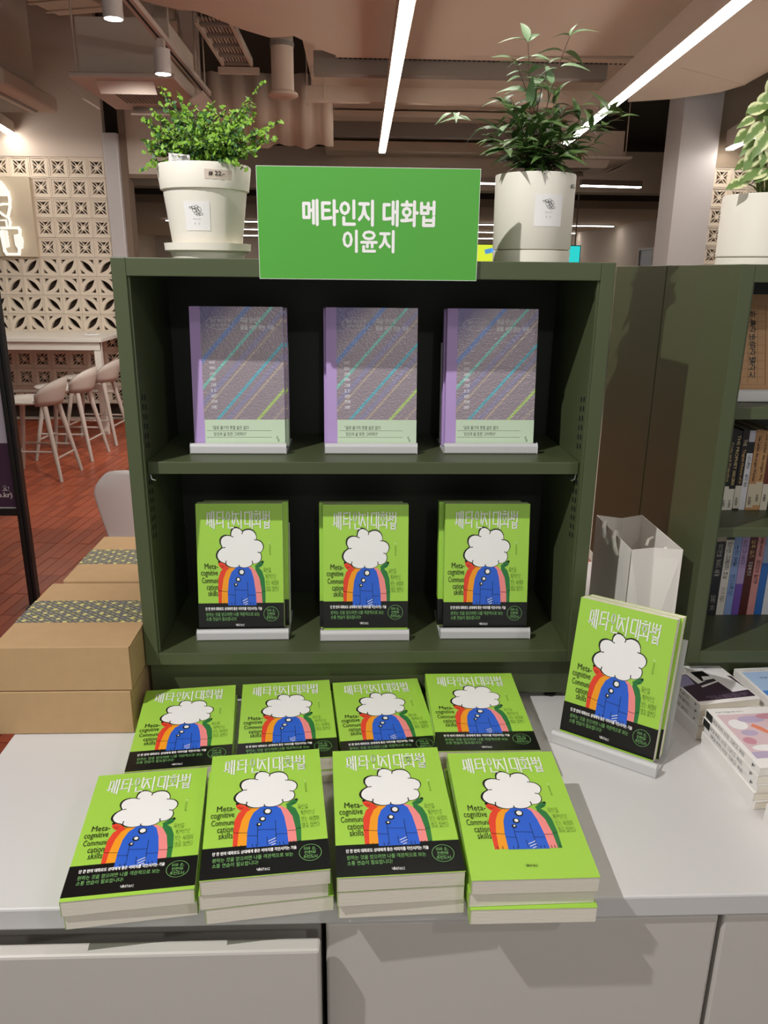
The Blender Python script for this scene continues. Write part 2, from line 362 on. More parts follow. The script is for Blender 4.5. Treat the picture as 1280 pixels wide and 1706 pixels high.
# ceilings
ce = struct(MB().box(-12, -4, 3.3, 12, 15.5, 3.4).build('ceiling', M_void))
def zpoly(pix, z): return [onZ(u, v, z) for u, v in pix]
def sheet(name, pts, z, th, m): return MB().prism([(p.x, p.y, z) for p in pts], (0, 0, th)).build(name, m, ce)
edge = [(232, 0), (262, 8), (300, 17), (325, 18), (345, 25), (372, 36), (400, 48), (430, 57), (450, 63), (466, 62), (490, 60), (515, 72), (540, 85), (562, 93), (1083, 93), (1108, 62), (1150, 14), (1163, 0)]
pts = zpoly(edge, 2.35); pts = pts+[Vector((1.75, -3, 0)), Vector((-1.4, -3, 0))]
sheet('ceiling_board', pts, 2.35, .06, M_deck)
MB().box(-.42, 5.35, 2.5, 2.75, 12.0, 2.56).build('ceiling_deck', M_deck, ce)
pts = zpoly([(1088, 100), (1122, 62), (1180, 0), (1420, 0), (1420, 90), (1280, 120), (1242, 141)], 2.3); sheet('ceiling_board', pts, 2.3, .05, M_deck)
pts = zpoly([(1046, 176), (1048, 118), (1086, 104), (1140, 122), (1242, 148), (1200, 160), (1120, 171)], 2.3); sheet('ceiling_board', pts, 2.33, .05, M_deck)
def beam(u0, u1, v, z, wy, h, m, name='ceiling_beam'):
    a, b = onZ(u0, v, z), onZ(u1, v, z); y = (a.y+b.y)/2
    return MB().box(a.x, y-wy, z, b.x, y, z+h).build(name, m, ce)
b_ = beam(560, 1075, 101, 2.36, .12, .06, M_deck, 'perforated_channel')
k = MB(); a = onZ(565, 97, 2.36); c = onZ(1070, 97, 2.36)
for i in range(60): x = a.x+(c.x-a.x)*i/60; k.box(x, a.y-.012, 2.357, x+.022, a.y+.006, 2.361)
k.build('slot_row', M_dark, b_)['kind'] = 'stuff'
beam(525, 1010, 133, 2.26, .12, .16, M_duct2, 'cable_tray')
beam(512, 1000, 176, 2.22, .10, .12, M_deck)
beam(548, 985, 205, 2.42, .3, .06, M_deck)
beam(540, 975, 232, 2.32, .12, .16, M_duct2)
beam(545, 965, 262, 2.34, .5, .12, M_deck)
beam(550, 1110, 290, 2.32, .5, .16, M_deck)
for u, v0, v1 in ((520, 100, 165), (540, 130, 162), (512, 155, 176)):
    p = onZ(u, v1, 2.24); MB().tube([(p.x, p.y, 2.24), (p.x, p.y, 3.3)], .008, 6).build('hanger_rod', M_duct, ce)
# hanging cover with scalloped lower edge
k = MB(); n = 24; P0 = onY(338, 240, 7.6); P1 = onY(556, 240, 7.6); top = onY(450, 132, 7.6).z
vs = []
for i in range(n+1):
    x = P0.x+(P1.x-P0.x)*i/n; zb = onY(450, 243, 7.6).z+.035*math.sin(i*1.25)*math.sin(i*.4); yy = 7.6+.04*math.sin(i*1.6)
    vs += [(x, yy, zb), (x, yy-.25, top)]
k.add(vs, [(2*i, 2*i+2, 2*i+3, 2*i+1) for i in range(n)]); o = k.build('insulation_drape', M_deck, ce, smooth=True); o.modifiers.new('s', 'SOLIDIFY').thickness = .03
# far hall
struct(MB().box(-14, 15.5, 2.05, 14, 33, 2.2).build('ceiling_hall', mat('hall_ceiling_paint', 'CDB9A4', .85)))
struct(MB().box(-14, 15.5, 2.2, 14, 15.6, 3.4).build('wall_bulkhead', M_void))
struct(MB().box(-14, 32, FLOOR, 14, 32.2, 2.05).build('wall_far', M_hallw))
struct(MB().box(-6.5, 11.9, 2.02, 7.2, 12.3, 2.62).build('trim_5', M_deck))
struct(MB().box(7.2, 7.2, FLOOR, 7.4, 32, 3.3).build('wall_right', M_hallw))
struct(MB().box(-14, -4, FLOOR, -8, 32, 3.3).build('wall_left', M_wallp))
d1 = struct(MB().box(7.14, 18.0, FLOOR, 7.2, 18.9, 1.35).build('door_1', mat('pale_blue_door', 'C9D8E6', .5)))
MB().box(7.10, 17.9, FLOOR, 7.2, 18.0, 1.4).box(7.10, 18.9, FLOOR, 7.2, 19.0, 1.4).box(7.10, 18, 1.35, 7.2, 18.9, 1.4).build('door_frame', M_alu, d1)
t = thing('wall_notice', 'small yellow notice on the far right wall of the hall', 'notice', (7.19, 14.2, .70)); MB().box(-.02, 0, 0, 0, .32, .5).build('board', mat('notice_yellow', 'CDBE84', .6), t)
k = MB(); Mn = Matrix(((0, 0, -1, -.021), (-1, 0, 0, .32), (0, 1, 0, 0), (0, 0, 0, 1)))
for i in range(3): stroke(k, [(.06, .1+.07*i), (.26, .1+.07*i)], .015, .0)
stroke(k, [(.13, .36), (.19, .36)], .05, 0); k.xf(Mn); k.build('printed_lines', M_ink, t)
p = onY(980, 420, 31.9); q = onY(1052, 465, 31.9)
t = thing('wall_cupboard', 'grey double-door cupboard on the far wall of the hall', 'cupboard', ((p.x+q.x)/2, 31.98, FLOOR))
w_ = (q.x-p.x)/2; MB().box(-w_, -.4, 0, w_, 0, 2.35).build('body', mat('cupboard_grey', '9E9086', .6), t)
for s in (-1, 1): MB().box(s*.01, -.43, .05, s*(w_-.02), -.4, 2.3).build('door', mat('cupboard_door_grey', 'A89A8F', .6), t)

# strip lights
def strip(label, a, b, w, hh, grp):
    a, b = Vector(a), Vector(b); L = (b-a).length; d = (b-a).normalized(); mid = (a+b)/2
    t = thing('strip_light', label, 'light', mid, (0, 0, math.atan2(d.y, d.x)), grp)
    MB().box(-L/2, -w*.62, .004, L/2, w*.62, hh).build('housing', M_hous, t)
    MB().box(-L/2+.01, -w/2, -.012, L/2-.01, w/2, .004).build('diffuser', M_strip if grp[0] == 'l' else M_strip2, t)
a, b = onZ(680, 0, 2.0), onZ(637, 253, 2.0); d = (b-a).normalized(); strip('long white strip light running away above the green sign', a-d*3.2, b, .062, .12, 'long strip lights')
a, b = onZ(1236, 0, 2.0), onZ(940, 241, 2.0); d = (b-a).normalized(); strip('long white strip light running away above the nandina', a-d*2.8, b, .062, .17, 'long strip lights')
a, b = onZ(1236, 238, 1.96), onZ(1198, 257, 1.96); d = (b-a).normalized(); b = b-d*max(0, (b.y-6.9)/d.y); strip('short white strip light behind the variegated plant', a-d*3, b, .062, .17, 'long strip lights')
a, b = onZ(-30, 193, 2.0), onZ(18, 222, 2.0); d = (b-a).normalized(); strip('white strip light end at the far left above the block wall', a-d*.1, b, .062, .1, 'long strip lights')
for (u0, v0), (u1, v1), nm in (((214, 294), (345, 296), 'left of the fern pot'), ((640, 302), (838, 306), 'between sign and nandina pot'), ((968, 309), (1068, 312), 'right of the nandina pot')):
    strip('crosswise white strip light in the hall, '+nm, onZ(u0, v0, 2.0), onZ(u1, v1, 2.0), .07, .08, 'crosswise strip lights')
for i, (Y, X0, X1) in enumerate(((20.8, -5.0, -1.2), (20.8, 1.5, 7.0), (24.9, -4.0, 0.2), (24.9, 1.2, 7.1), (29.6, -6.5, 1.2), (29.6, 2.4, 7.1))):
    strip('distant crosswise strip light in the hall, %s row, %s half' % (('nearest', 'second', 'farthest')[i//2], ('left', 'right')[i % 2]), (X0, Y, 2.012), (X1, Y, 2.012), .10, .034, 'crosswise strip lights')

# menu screens in the hall
for (u0, v0), (u1, v1), col, lb in (((770, 406), (838, 440), 'D9E83C', 'yellow lit screen in the hall left of the nandina pot'), ((905, 408), (966, 439), '2FD0CC', 'cyan lit screen in the hall right of the nandina pot')):
    p, q = onY(u0, v0, 15.0), onY(u1, v1, 15.0)
    t = thing('menu_screen', lb, 'screen', ((p.x+q.x)/2, 15.0, q.z)); w_ = (q.x-p.x)/2; h_ = p.z-q.z
    MB().box(-w_, 0, 0, w_, .06, h_).build('casing', M_black, t)
    for x in (-w_*.7, w_*.7): MB().tube([(x, .03, h_), (x, .03, 3.3-q.z)], .015, 6).build('hanger_rod', M_duct, t)
    sc = MB().box(-w_+.015, -.004, .015, w_-.015, 0, h_-.015).build('display', mat('screen_'+col, col, .4, emit=1.0), t)
    if col[0] == 'D':
        k = MB(); stroke(k, [(w_*.18, h_*.62), (w_*.5, h_*.7), (w_*.8, h_*.6)], .09, .006); k.xf(Mv_ := Matrix(((1, 0, 0, 0), (0, 0, -1, 0), (0, 1, 0, 0), (0, 0, 0, 1)))); k.build('picture', mat('screen_blue', '5A9AD8', .4, emit=.9), sc)
        MB().box(w_*.55, -.008, .06, w_*.7, -.004, .17).build('picture', mat('screen_red', 'C0402C', .4, emit=.8), sc)

# air conditioners, ducts, track
def cassette(label, c, sx, sy, hz, zb):
    t = thing('ceiling_air_conditioner', label, 'air conditioner', (c[0], c[1], zb))
    MB().box(-sx*.42, -sy*.42, .03, sx*.42, sy*.42, hz).build('body', M_duct, t)
    MB().box(-sx/2, -sy/2, 0, sx/2, sy/2, .035).build('panel', M_ivory, t, bevel=.01)
    g = MB()
    for i in range(12): g.box(-sx*.26+sx*.52*i/12, -sy*.24, -.006, -sx*.26+sx*.52*i/12+.006, sy*.24, 0)
    g.box(-sx*.27, -sy*.25, -.002, sx*.27, sy*.25, .001); g.build('grille', M_duct2, t)['kind'] = 'stuff'
    for n in range(4):
        k = MB().obox((0, 0, 0), (1, 0, 0), (0, .85, -.5), (0, .5, .85), sx*.27, sy*.055, .006); M = Matrix.Rotation(n*math.pi/2, 4, 'Z') @ Matrix.Translation((0, -sy*.39, -.03)); k.xf(M); k.build('flap', M_ivory, t)
    for s in ((-1, -1), (1, -1), (1, 1), (-1, 1)): MB().tube([(s[0]*sx*.44, s[1]*sy*.44, .03), (s[0]*sx*.44, s[1]*sy*.44, 3.3-zb)], .007, 6).build('hanger_rod', M_duct, t)
a, b = onZ(112, 128, 2.0), onZ(292, 132, 2.0)
cassette('ivory cassette air conditioner hanging above the fern', ((a.x+b.x)/2, a.y+.55), b.x-a.x, 1.1, .38, 2.0)
a, b = onZ(905, 264, 2.0), onZ(1058, 264, 2.0)
cassette('ivory cassette air conditioner hanging behind the nandina', ((a.x+b.x)/2, a.y+.6), (b.x-a.x), 1.3, .3, 2.0)
a = onZ(60, 136, 2.0); b = onZ(97, 181, 2.0)
t = thing('air_handling_unit', 'large beige box-shaped air handler at the upper left ceiling', 'air handler', (b.x-.75, a.y, 2.0))
MB().box(-1.0, 0, .12, .62, .9, .78).build('casing', M_duct, t, bevel=.05)
MB().box(-1.0, .1, 0, .68, 1.15, .12).build('drip_tray', M_duct, t, bevel=.02)
MB().box(-.9, .2, -.012, .55, 1.05, 0).build('return_grille', M_duct2, t); 
for x in (-.9, -.2, .5): MB().box(x, .2, -.018, x+.03, 1.05, -.012).build('grille_bar', M_ivory, t)
for x in (-.3, .5): MB().tube([(x, .15, .12), (x, .15, 1.3)], .012, 6).build('hanger_rod', M_duct, t)
def big_duct(name, label, p0, p1, w, h):
    p0, p1 = Vector(p0), Vector(p1); d = (p1-p0); t = thing(name, label, 'duct', p0); d.normalize(); sd = Vector((0, 0, 1)).cross(d).normalized(); up = d.cross(sd)
    L = (p1-p0).length
    MB().obox(Vector(d)*L/2, d, sd, up, L/2, w/2, h/2).build('duct_run', M_duct, t, bevel=.02)
    for f in (.2, .5, .8): MB().obox(Vector(d)*L*f, d, sd, up, .02, w/2+.012, h/2+.012).build('flange', M_duct, t)
big_duct('air_duct', 'wide beige duct slanting across the upper left ceiling', onZ(40, -70, 3.05), onZ(140, -15, 3.05), .55, .35)
big_duct('air_duct', 'narrow beige duct slanting beside the light track', onZ(268, -10, 2.7), onZ(290, 85, 2.7), .16, .16)
c = onZ(472, 163, 2.0)
t = thing('vent_pipe', 'round beige vent pipe with flared rim hanging from the ceiling', 'pipe', (c.x, c.y, 2.0))
smooth_by_angle(MB().lathe([(.05, .0), (.085, .0), (.112, .012), (.108, .03), (.082, .045), (.082, 1.3)], n=32).build('pipe', M_duct, t)); smooth_by_angle(MB().lathe([(0, .02), (.05, 0.0), (.085, .002)], n=28).build('diffuser_cone', M_ivory, t))
MB().lathe([(.083, .33), (.088, .33), (.088, .36), (.083, .36)], n=28).build('joint_band', M_duct2, t)
# ladder tray
a, b, c2 = onZ(335, 38, 2.45), onZ(372, 110, 2.45), onZ(418, 108, 2.45)
t = thing('ladder_tray', 'perforated ladder cable tray in the dark ceiling gap', 'cable tray', (b.x, b.y, 2.45)); L = b.y-a.y; w_ = c2.x-b.x
for x in (0, w_): MB().box(x-.012, -L, 0, x+.012, 0, .06).build('rail', M_duct, t)
for i in range(5): MB().box(0, -L*i/4.4-.03, .01, w_, -L*i/4.4+.03, .03).build('rung', M_duct2, t)
for i in range(9): MB().box(w_*(i+.6)/9.6, -L, .03, w_*(i+.6)/9.6+.012, 0, .04).build('cable', M_ivory, t)
MB().box(-.05, .02, -.05, w_+.06, .07, 0).build('end_bar', M_duct, t)
# light track with spot lamps
a, b = onZ(212, 0, 2.15), onZ(341, 160, 2.15)
t = thing('light_track', 'long ivory lighting track running above the fern', 'light track', (a.x, a.y, 2.15)); L = b.y-a.y
MB().box(-.03, -2.6, 0, .03, L, .035).build('rail', M_ivory, t); MB().box(-.008, -2.6, -.002, .008, L, .0).build('slot', M_dark, t)
for y in (-1, 1.0, L-.1): MB().tube([(0, y, .03), (0, y, 1.15)], .006, 6).build('hanger_rod', M_duct, t)
def track_lamp(label, u, v, z, r_, h_, aim):
    c = onZ(u, v, z); t = thing('track_spotlight', label, 'spotlight', (c.x, c.y, z), group='track spotlights')
    smooth_by_angle(MB().lathe([(0, h_), (r_, h_), (r_, 0), (r_*.92, 0), (r_*.9, .008)], n=24).build('housing', mat('lamp_white', 'D8D2CC', .4), t))
    MB().lathe([(0, .006), (r_*.9, .006)], n=24).build('lamp_face', M_lampface, t)
    spot('lamp_light', (c.x, c.y, z-.02), (c.x+aim[0], c.y+aim[1], aim[2]), 120, 84, .6, .04, (1, .98, .95)).parent = None
    MB().box(-.02, -.03, h_*.5, .02, .03, 2.15-z-.005 if 2.15-z > h_*.5 else h_+.02).build('adapter', M_ivory, t)
track_lamp('round white track spotlight at the top left of the frame', 189, 32, 1.98, .05, .13, (-.8, 2.2, FLOOR))
track_lamp('round white track spotlight just above the fern', 272, 124, 1.95, .052, .14, (-1.5, 2.6, -.1))

# cafe corner: bar along the wall, stools, signs
M_bar = mat('bar_cream_top', 'E9E1D4', .5)
t = thing('bar_counter', 'long cream bar counter along the patterned block wall', 'counter', (-2.36, 6.99, FLOOR))
MB().box(-4, -.86, .875, 0, 0, .912).build('top', M_bar, t, bevel=.005); MB().box(-4, -.82, .80, -.03, -.79, .875).build('apron', M_bar, t)
for x in (-.06, -2.0): MB().box(x-.03, -.81, 0, x+.03, -.75, .875).build('leg', M_bar, t)
MB().tube([(-4, -.25, .33), (-.1, -.25, .33)], .018, 8).build('foot_rail', M_ivory, t)
p = onZ(153, 558, .163); t = thing('power_outlet', 'white double power outlet set in the bar counter', 'outlet', (p.x, p.y, .1625)); MB().box(-.06, -.035, 0, .06, .035, .012).build('plate', M_paper, t, bevel=.003)
for s in (-1, 1): MB().lathe([(0, .0125), (.018, .0125)], (s*.026, 0, 0), 14).build('socket', M_duct2, t)
M_stool = mat('stool_warm_grey', 'B4A69A', .5); M_seat = mat('stool_seat_cream', 'D6CBBf', .5)
def stool_parts(t):
    # local: sitter faces -X; origin on the floor under the seat centre
    for sx, sy in ((1, -1), (1, 1), (-1, -1), (-1, 1)):
        MB().tube([(sx*.135, sy*.11, .57), (sx*.235, sy*.185, 0)], [.021, .013], 10).build('leg', M_stool, t)
    for a, b in (((.195, -.155, .22), (-.195, -.155, .22)), ((.195, .155, .22), (-.195, .155, .22)), ((-.205, -.165, .17), (-.205, .165, .17)), ((.205, -.165, .17), (.205, .165, .17))): MB().tube([a, b], .008, 8).build('stretcher', M_stool, t)
    k = MB(); n = 28; rings = [(.62, .0), (.9, .008), (1, .02), (.97, .035), (.6, .028), (0.01, .024)]
    for s, dz in rings:
        for i in range(n):
            a = 2*math.pi*i/n; k.v.append((-.02+.235*s*math.cos(a), .205*s*math.sin(a), .565+dz))
    for j in range(len(rings)-1):
        for i in range(n): k.f.append((j*n+i, j*n+(i+1) % n, (j+1)*n+(i+1) % n, (j+1)*n+i)); k.m.append(0)
    k.f.append(tuple(range(n))[::-1]); k.m.append(0)
    k.build('seat', M_seat, t, smooth=True)
    k = MB(); n = 14                                    # wrapped low backrest
    for i in range(n+1):
        a = R_(-62+124*i/n); s = math.cos(a*1.4); top = .60+.155*max(0.02, s)**.45
        for r_, z in ((.222, .560), (.238, .60), (.262, .60+(top-.60)*.55), (.275, top)): k.v.append((-.01+r_*math.cos(a), r_*.86*math.sin(a), z))
    for i in range(n):
        for j in range(3): k.f.append((i*4+j, (i+1)*4+j, (i+1)*4+j+1, i*4+j+1)); k.m.append(0)
    o = k.build('backrest', M_stool, t, smooth=True); o.modifiers.new('s', 'SOLIDIFY').thickness = .016
for (x, y), lb in zip(((-2.43, 4.61), (-2.41, 5.26), (-2.39, 5.88)), ('nearest of the three', 'middle of the three', 'farthest of the three')):
    stool_parts(thing('bar_stool', 'warm grey low-backed bar stool by the block wall, '+lb, 'stool', (x, y, FLOOR), (0, 0, R_(-4)), 'bar stools'))
# white shell chair partly behind the bookshelf
t = thing('shell_chair', 'white plastic shell chair on the tiled floor behind the kraft boxes', 'chair', (-.80, 1.80, FLOOR), (0, 0, R_(8)))
k = MB(); nu, nv = 14, 12
for j in range(nv+1):
    s = j/nv
    for i in range(nu+1):
        a = -1+2*i/nu
        if s < .5: q = s/.5; y, z, w = -.22+.40*q, .44+.02*q*q-.0, .215-.04*(1-q)    # seat
        else: q = (s-.5)/.5; y, z, w = .18+.10*q, .46+.36*q, .215+.02*math.sin(math.pi*q*.7)-.03*(1-q)
        if s > .9: w -= .06*((s-.9)/.1)**2
        k.v.append((a*w, y-(.05*a*a if s > .5 else 0), z+.035*a*a*(1 if s < .5 else .2)-(.02*a**4*(s > .9))))
for j in range(nv):
    for i in range(nu): k.f.append((j*(nu+1)+i, j*(nu+1)+i+1, (j+1)*(nu+1)+i+1, (j+1)*(nu+1)+i)); k.m.append(0)
o = k.build('shell', mat('white_plastic', 'E6E0DC', .4), t, smooth=True, rot=(0, 0, math.pi)); o.modifiers.new('sub', 'SUBSURF').render_levels = 2; o.modifiers.new('s', 'SOLIDIFY').thickness = .012
for sx in (-1, 1):
    for sy in (-1, 1): MB().tube([(sx*.1, sy*.1, .44), (sx*.21, sy*.21, 0)], [.016, .011], 8).build('leg', M_seat, t)
# poster stand at the left edge
t = thing('poster_stand', 'black framed poster stand with a violet lower panel at the left edge', 'poster stand', (-1.53, 2.15, FLOOR))
for x in (-.66, 0): MB().box(x-.02, -.02, 0, x+.02, .02, 1.75).box(x-.012, -.028, 0, x+.004, -.02, 1.75).build('rail', M_black, t, bevel=.002)
MB().box(-.64, -.015, .452, -.02, .015, .485).build('cross_bar', M_black, t); MB().box(-.64, -.015, 1.7, -.02, .015, 1.73).build('cross_bar', M_black, t)
for x in (-.66, 0): MB().box(x-.02, -.06, 0, x+.02, .06, .012).build('foot', M_black, t)
zp = onY(10, 738, 2.15).z-FLOOR
po = MB().box(-.64, -.004, .485, -.02, .004, zp).box(-.64, -.004, zp, -.02, .004, 1.7, 1).build('poster', [mat('poster_violet', '4E2F4E', .5), mat('poster_pale_lilac', 'DAD8EA', .5)], t)
k = MB(); MvP = Matrix(((1, 0, 0, 0), (0, 0, -1, 0), (0, 1, 0, 0), (0, 0, 0, 1)))
for s, y, x0 in (('문의해 주세요!', .565, -.30), ('(www.library.go.kr)', .53, -.32)):
    if s[0] == '(': text(k, 'go.kr)', -.115, y, -.022-.014, y+.03, .006, 0, .03, MvP)
    else: text(k, '요!', -.075, y+.002, -.044, y+.026, .006, 0, .04, MvP)
k.build('poster_writing', M_white, po)
MB().box(-.64, -.006, .485, -.02, -.004, .49).build('trim_line', M_paper, po)
# small black picture stand by the bar
p = onY(186, 497, 6.0)
t = thing('picture_stand', 'thin black picture stand beside the bar counter', 'stand', (p.x+.05, 6.10, FLOOR))
MB().tube([(0, 0, 0), (0, 0, p.z-FLOOR)], .012, 6).build('pole', M_black, t); MB().tube([(.5, 0, 0), (.5, 0, p.z-FLOOR)], .012, 6).build('pole', M_black, t)
MB().box(0, -.01, p.z-FLOOR-.45, .5, .01, p.z-FLOOR).build('picture', mat('picture_grey_green', '8C8C7C', .6, var=.5, vscale=6), t)
# backlit cafe sign
p0, p1 = Vector((-3.153, 6.93, 1.615)), Vector((-3.72, 6.93, .884))
t = thing('cafe_sign', 'beige sign panel with a glowing white line emblem of hands holding a mug', 'sign', (-3.153, 6.99, .884))
MB().box(-.567, -.06, 0, 0, 0, .731).build('panel', mat('sign_panel_beige', 'CDBDA3', .6), t)
M_neon = mat('sign_white_light', 'A8A49C', .5, emit=.8, emitcol='FFFBF0')
def NP(x, y): q = onY(x/10.66, 280+y/10.66, 6.90); return (q.x+3.153, q.z-.884)
def neon(mb, pts, w): stroke(mb, [NP(*p) for p in pts], .85*w/10.66*8.2/FPX, 0)
Mq = Matrix(((1, 0, 0, 0), (0, 0, -1, -.085), (0, 1, 0, 0), (0, 0, 0, 1)))
em = []
for pts in ([(-330, 500), (-320, 360), (-220, 250), (-100, 205), (0, 215), (60, 270), (120, 350), (160, 430), (175, 500)],):
    k = MB(); k.tess([NP(*p) for p in pts], 0); em.append(k)
for w, pts in ((48, [(150, 420), (180, 560), (182, 700), (150, 850)]), (40, [(0, 655), (60, 640), (140, 640)]), (40, [(-40, 750), (60, 830), (165, 895), (185, 960), (182, 1040)]), (26, [(10, 930), (110, 925), (130, 1040)]), (50, [(30, 1065), (330, 1062), (358, 1100), (358, 1190)]), (50, [(352, 1430), (345, 1530), (130, 1530), (90, 1470), (20, 1130)])):
    k = MB(); neon(k, pts, w); em.append(k)
for pts in ([(255, 1185), (330, 1172), (400, 1220), (420, 1300), (412, 1430), (330, 1442), (280, 1370), (262, 1260)], [(20, 1095), (130, 1110), (150, 1200), (175, 1400), (110, 1420), (60, 1310)]):
    k = MB(); k.tess([NP(*p) for p in pts], 0); em.append(k)
fg = MB()
for pts in ([(300, 1225), (370, 1240)], [(305, 1275), (378, 1282)], [(305, 1330), (378, 1340)], [(335, 1388), (385, 1385)], [(40, 1180), (150, 1182)], [(55, 1240), (156, 1246)], [(75, 1300), (162, 1306)], [(92, 1360), (168, 1366)]): neon(fg, pts, 15)
fg.xf(Matrix.Translation((0, -.006, 0)) @ Mq); fg.build('finger_lines', mat('sign_gap_brown', '5A4C3C', .7), t)['kind'] = 'stuff'
for k in em:
    k.xf(Mq); o = k.build('light_line', M_neon, t); o.modifiers.new('s', 'SOLIDIFY').thickness = -.02

# ------------------------------------------------------------------ the counter and its cabinets
XL, XR = -0.615, 2.3
mb = MB().box(XL, -0.478, -0.034, XR, 0.75, 0.0)
ct = mb.build('countertop', M_counter, bevel=0.003)
tag(ct, 'long light grey display countertop carrying the green bookshelves', 'countertop')
def cabinet(x0, x1, front, ztop, label):
    t = thing('base_cabinet', label, 'cabinet', (0, 0, FLOOR), group='grey cabinets under the countertop')
    MB().box(x0+0.004, -0.44, 0.0, x1-0.004, 0.73, -0.036-FLOOR).build('body', M_drawer, t)
    MB().box(x0+0.002, front, 0.09, x1-0.002, front+0.022, ztop-FLOOR).build('drawer_front', M_drawer, t, bevel=0.004)
cabinet(-0.612, -0.0615, -0.507, -0.047, 'grey base cabinet whose drawer front stands slightly open, under the leftmost stacks')
cabinet(-0.0595, 0.471, -0.472, -0.0385, 'grey base cabinet with closed flush front, under the rightmost green stacks')
cabinet(0.474, 1.3, -0.472, -0.0385, 'grey base cabinet at the right edge, past the thin vertical seam')

# ------------------------------------------------------------------ bookshelves
def bookshelf(name, label, x, y, shelves, flip=False, holes=True):
    t = thing(name, label, 'bookshelf', (x, y, 0), (0, 0, math.pi if flip else 0))
    H, w, zt, zit, zib, zl, dep = 0.4, 0.3768, 0.797, 0.769, 0.1112, 0.0871, 0.308
    for s in (-1, 1):
        o = MB().box(s*w, 0, zl, s*H, dep, zt).build('side_panel', M_green, t, bevel=0.0012)
        MB().box(s*w, 0.004, zib, s*(w-0.0035), 0.012, zit).build('flange', M_green, t)
        if holes:
            h = MB()
            for zz in [0.318+0.0165*k for k in range(16)]:
                if abs(zz-0.449) < 0.022: continue
                for yy, dz_ in ((0.030, 0.003), (0.046, 0.0)):
                    h.box(s*(w+0.001), yy, zz+dz_, s*(w-0.0004), yy+0.007, zz+dz_+0.009)
            h.build('slot_row', M_dark, o)['kind'] = 'stuff'
    MB().box(-w, 0, zit, w, dep, zt).build('top_panel', M_green, t, bevel=0.0012)
    MB().box(-w, 0, zl, w, dep, zib).build('bottom_panel', M_green, t, bevel=0.0012)
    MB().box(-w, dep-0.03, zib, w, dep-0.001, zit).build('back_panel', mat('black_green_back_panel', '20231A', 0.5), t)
    MB().box(-0.398, 0.02, 0.011, 0.398, dep-0.01, zl).build('plinth', M_green, t, bevel=0.001)
    for s in (-1, 1):
        for yy in (0.035, dep-0.04):
            MB().lathe([(0.0, 0), (0.011, 0), (0.011, 0.005), (0.005, 0.006), (0.005, 0.0115), (0, 0.0115)], (s*0.36, yy, 0), 14).build('levelling_foot', M_dark, t)
    for z1, z0, ys in shelves:
        sh = MB().box(-w+0.001, ys, z0, w-0.001, dep-0.031, z1).build('shelf', M_green, t, bevel=0.0012)
        for s in (-1, 1):
            c = MB().tube([(s*(w-0.001), ys+0.012, z0-0.001), (s*(w-0.004), ys+0.010, z0-0.012), (s*(w-0.009), ys+0.012, z0-0.014), (s*(w-0.012), ys+0.03, z0-0.010), (s*(w-0.012), ys+0.04, z0-0.001)], 0.0016, 6)
            c.build('shelf_clip', M_zinc, sh)
    return t
bookshelf('bookshelf', 'dark green metal bookshelf under the green sign, holding purple and green books', 0, 0, [(0.463, 0.4412, 0.0268)])
RX, RY = 1.0, -0.009
bookshelf('bookshelf', 'dark green metal bookshelf at the right edge with rows of upright books', RX, RY, [(0.563, 0.5415, 0.0268), (0.345, 0.326, 0.0268)])
bookshelf('bookshelf', 'dark green metal bookshelf standing back to back behind the right bookshelf', RX, RY+0.309*2+0.002, [(0.463, 0.4412, 0.0268)], flip=True, holes=False)

# ------------------------------------------------------------------ green sign
t = thing('sign_board', 'green sign board with two lines of white lettering above the bookshelf', 'sign', (0.0035, -0.006, 0.7675))
SW, SH = 0.3415, 0.163
MB().box(-SW/2, 0, 0, SW/2, 0.005, SH).build('board', [mat('sign_green', '52A83C', 0.42, var=0.03, vscale=6, coat=0.1)], t)
eb = MB()
for a in ((-SW/2-0.0006, 0, -0.0006, SW/2+0.0006, 0.005, 0.0), (-SW/2-0.0006, 0, SH, SW/2+0.0006, 0.005, SH+0.0006), (-SW/2-0.0006, 0, 0, -SW/2, 0.005, SH), (SW/2, 0, 0, SW/2+0.0006, 0.005, SH)): eb.box(*a)
eb.build('foam_edge', M_paper, t)
lm = MB(); Mv = Matrix(((1, 0, 0, 0), (0, 0, -1, 0), (0, 1, 0, 0), (0, 0, 0, 1)))
text(lm, '메타인지 대화법', -0.1015, 0.0795, 0.102, 0.1165, 0.0004, 0, 0.03, Mv, True)
text(lm, '이윤지', -0.04, 0.0405, 0.0395, 0.073, 0.0004, 0, 0.03, Mv, True)
lm.build('lettering', M_white, t)

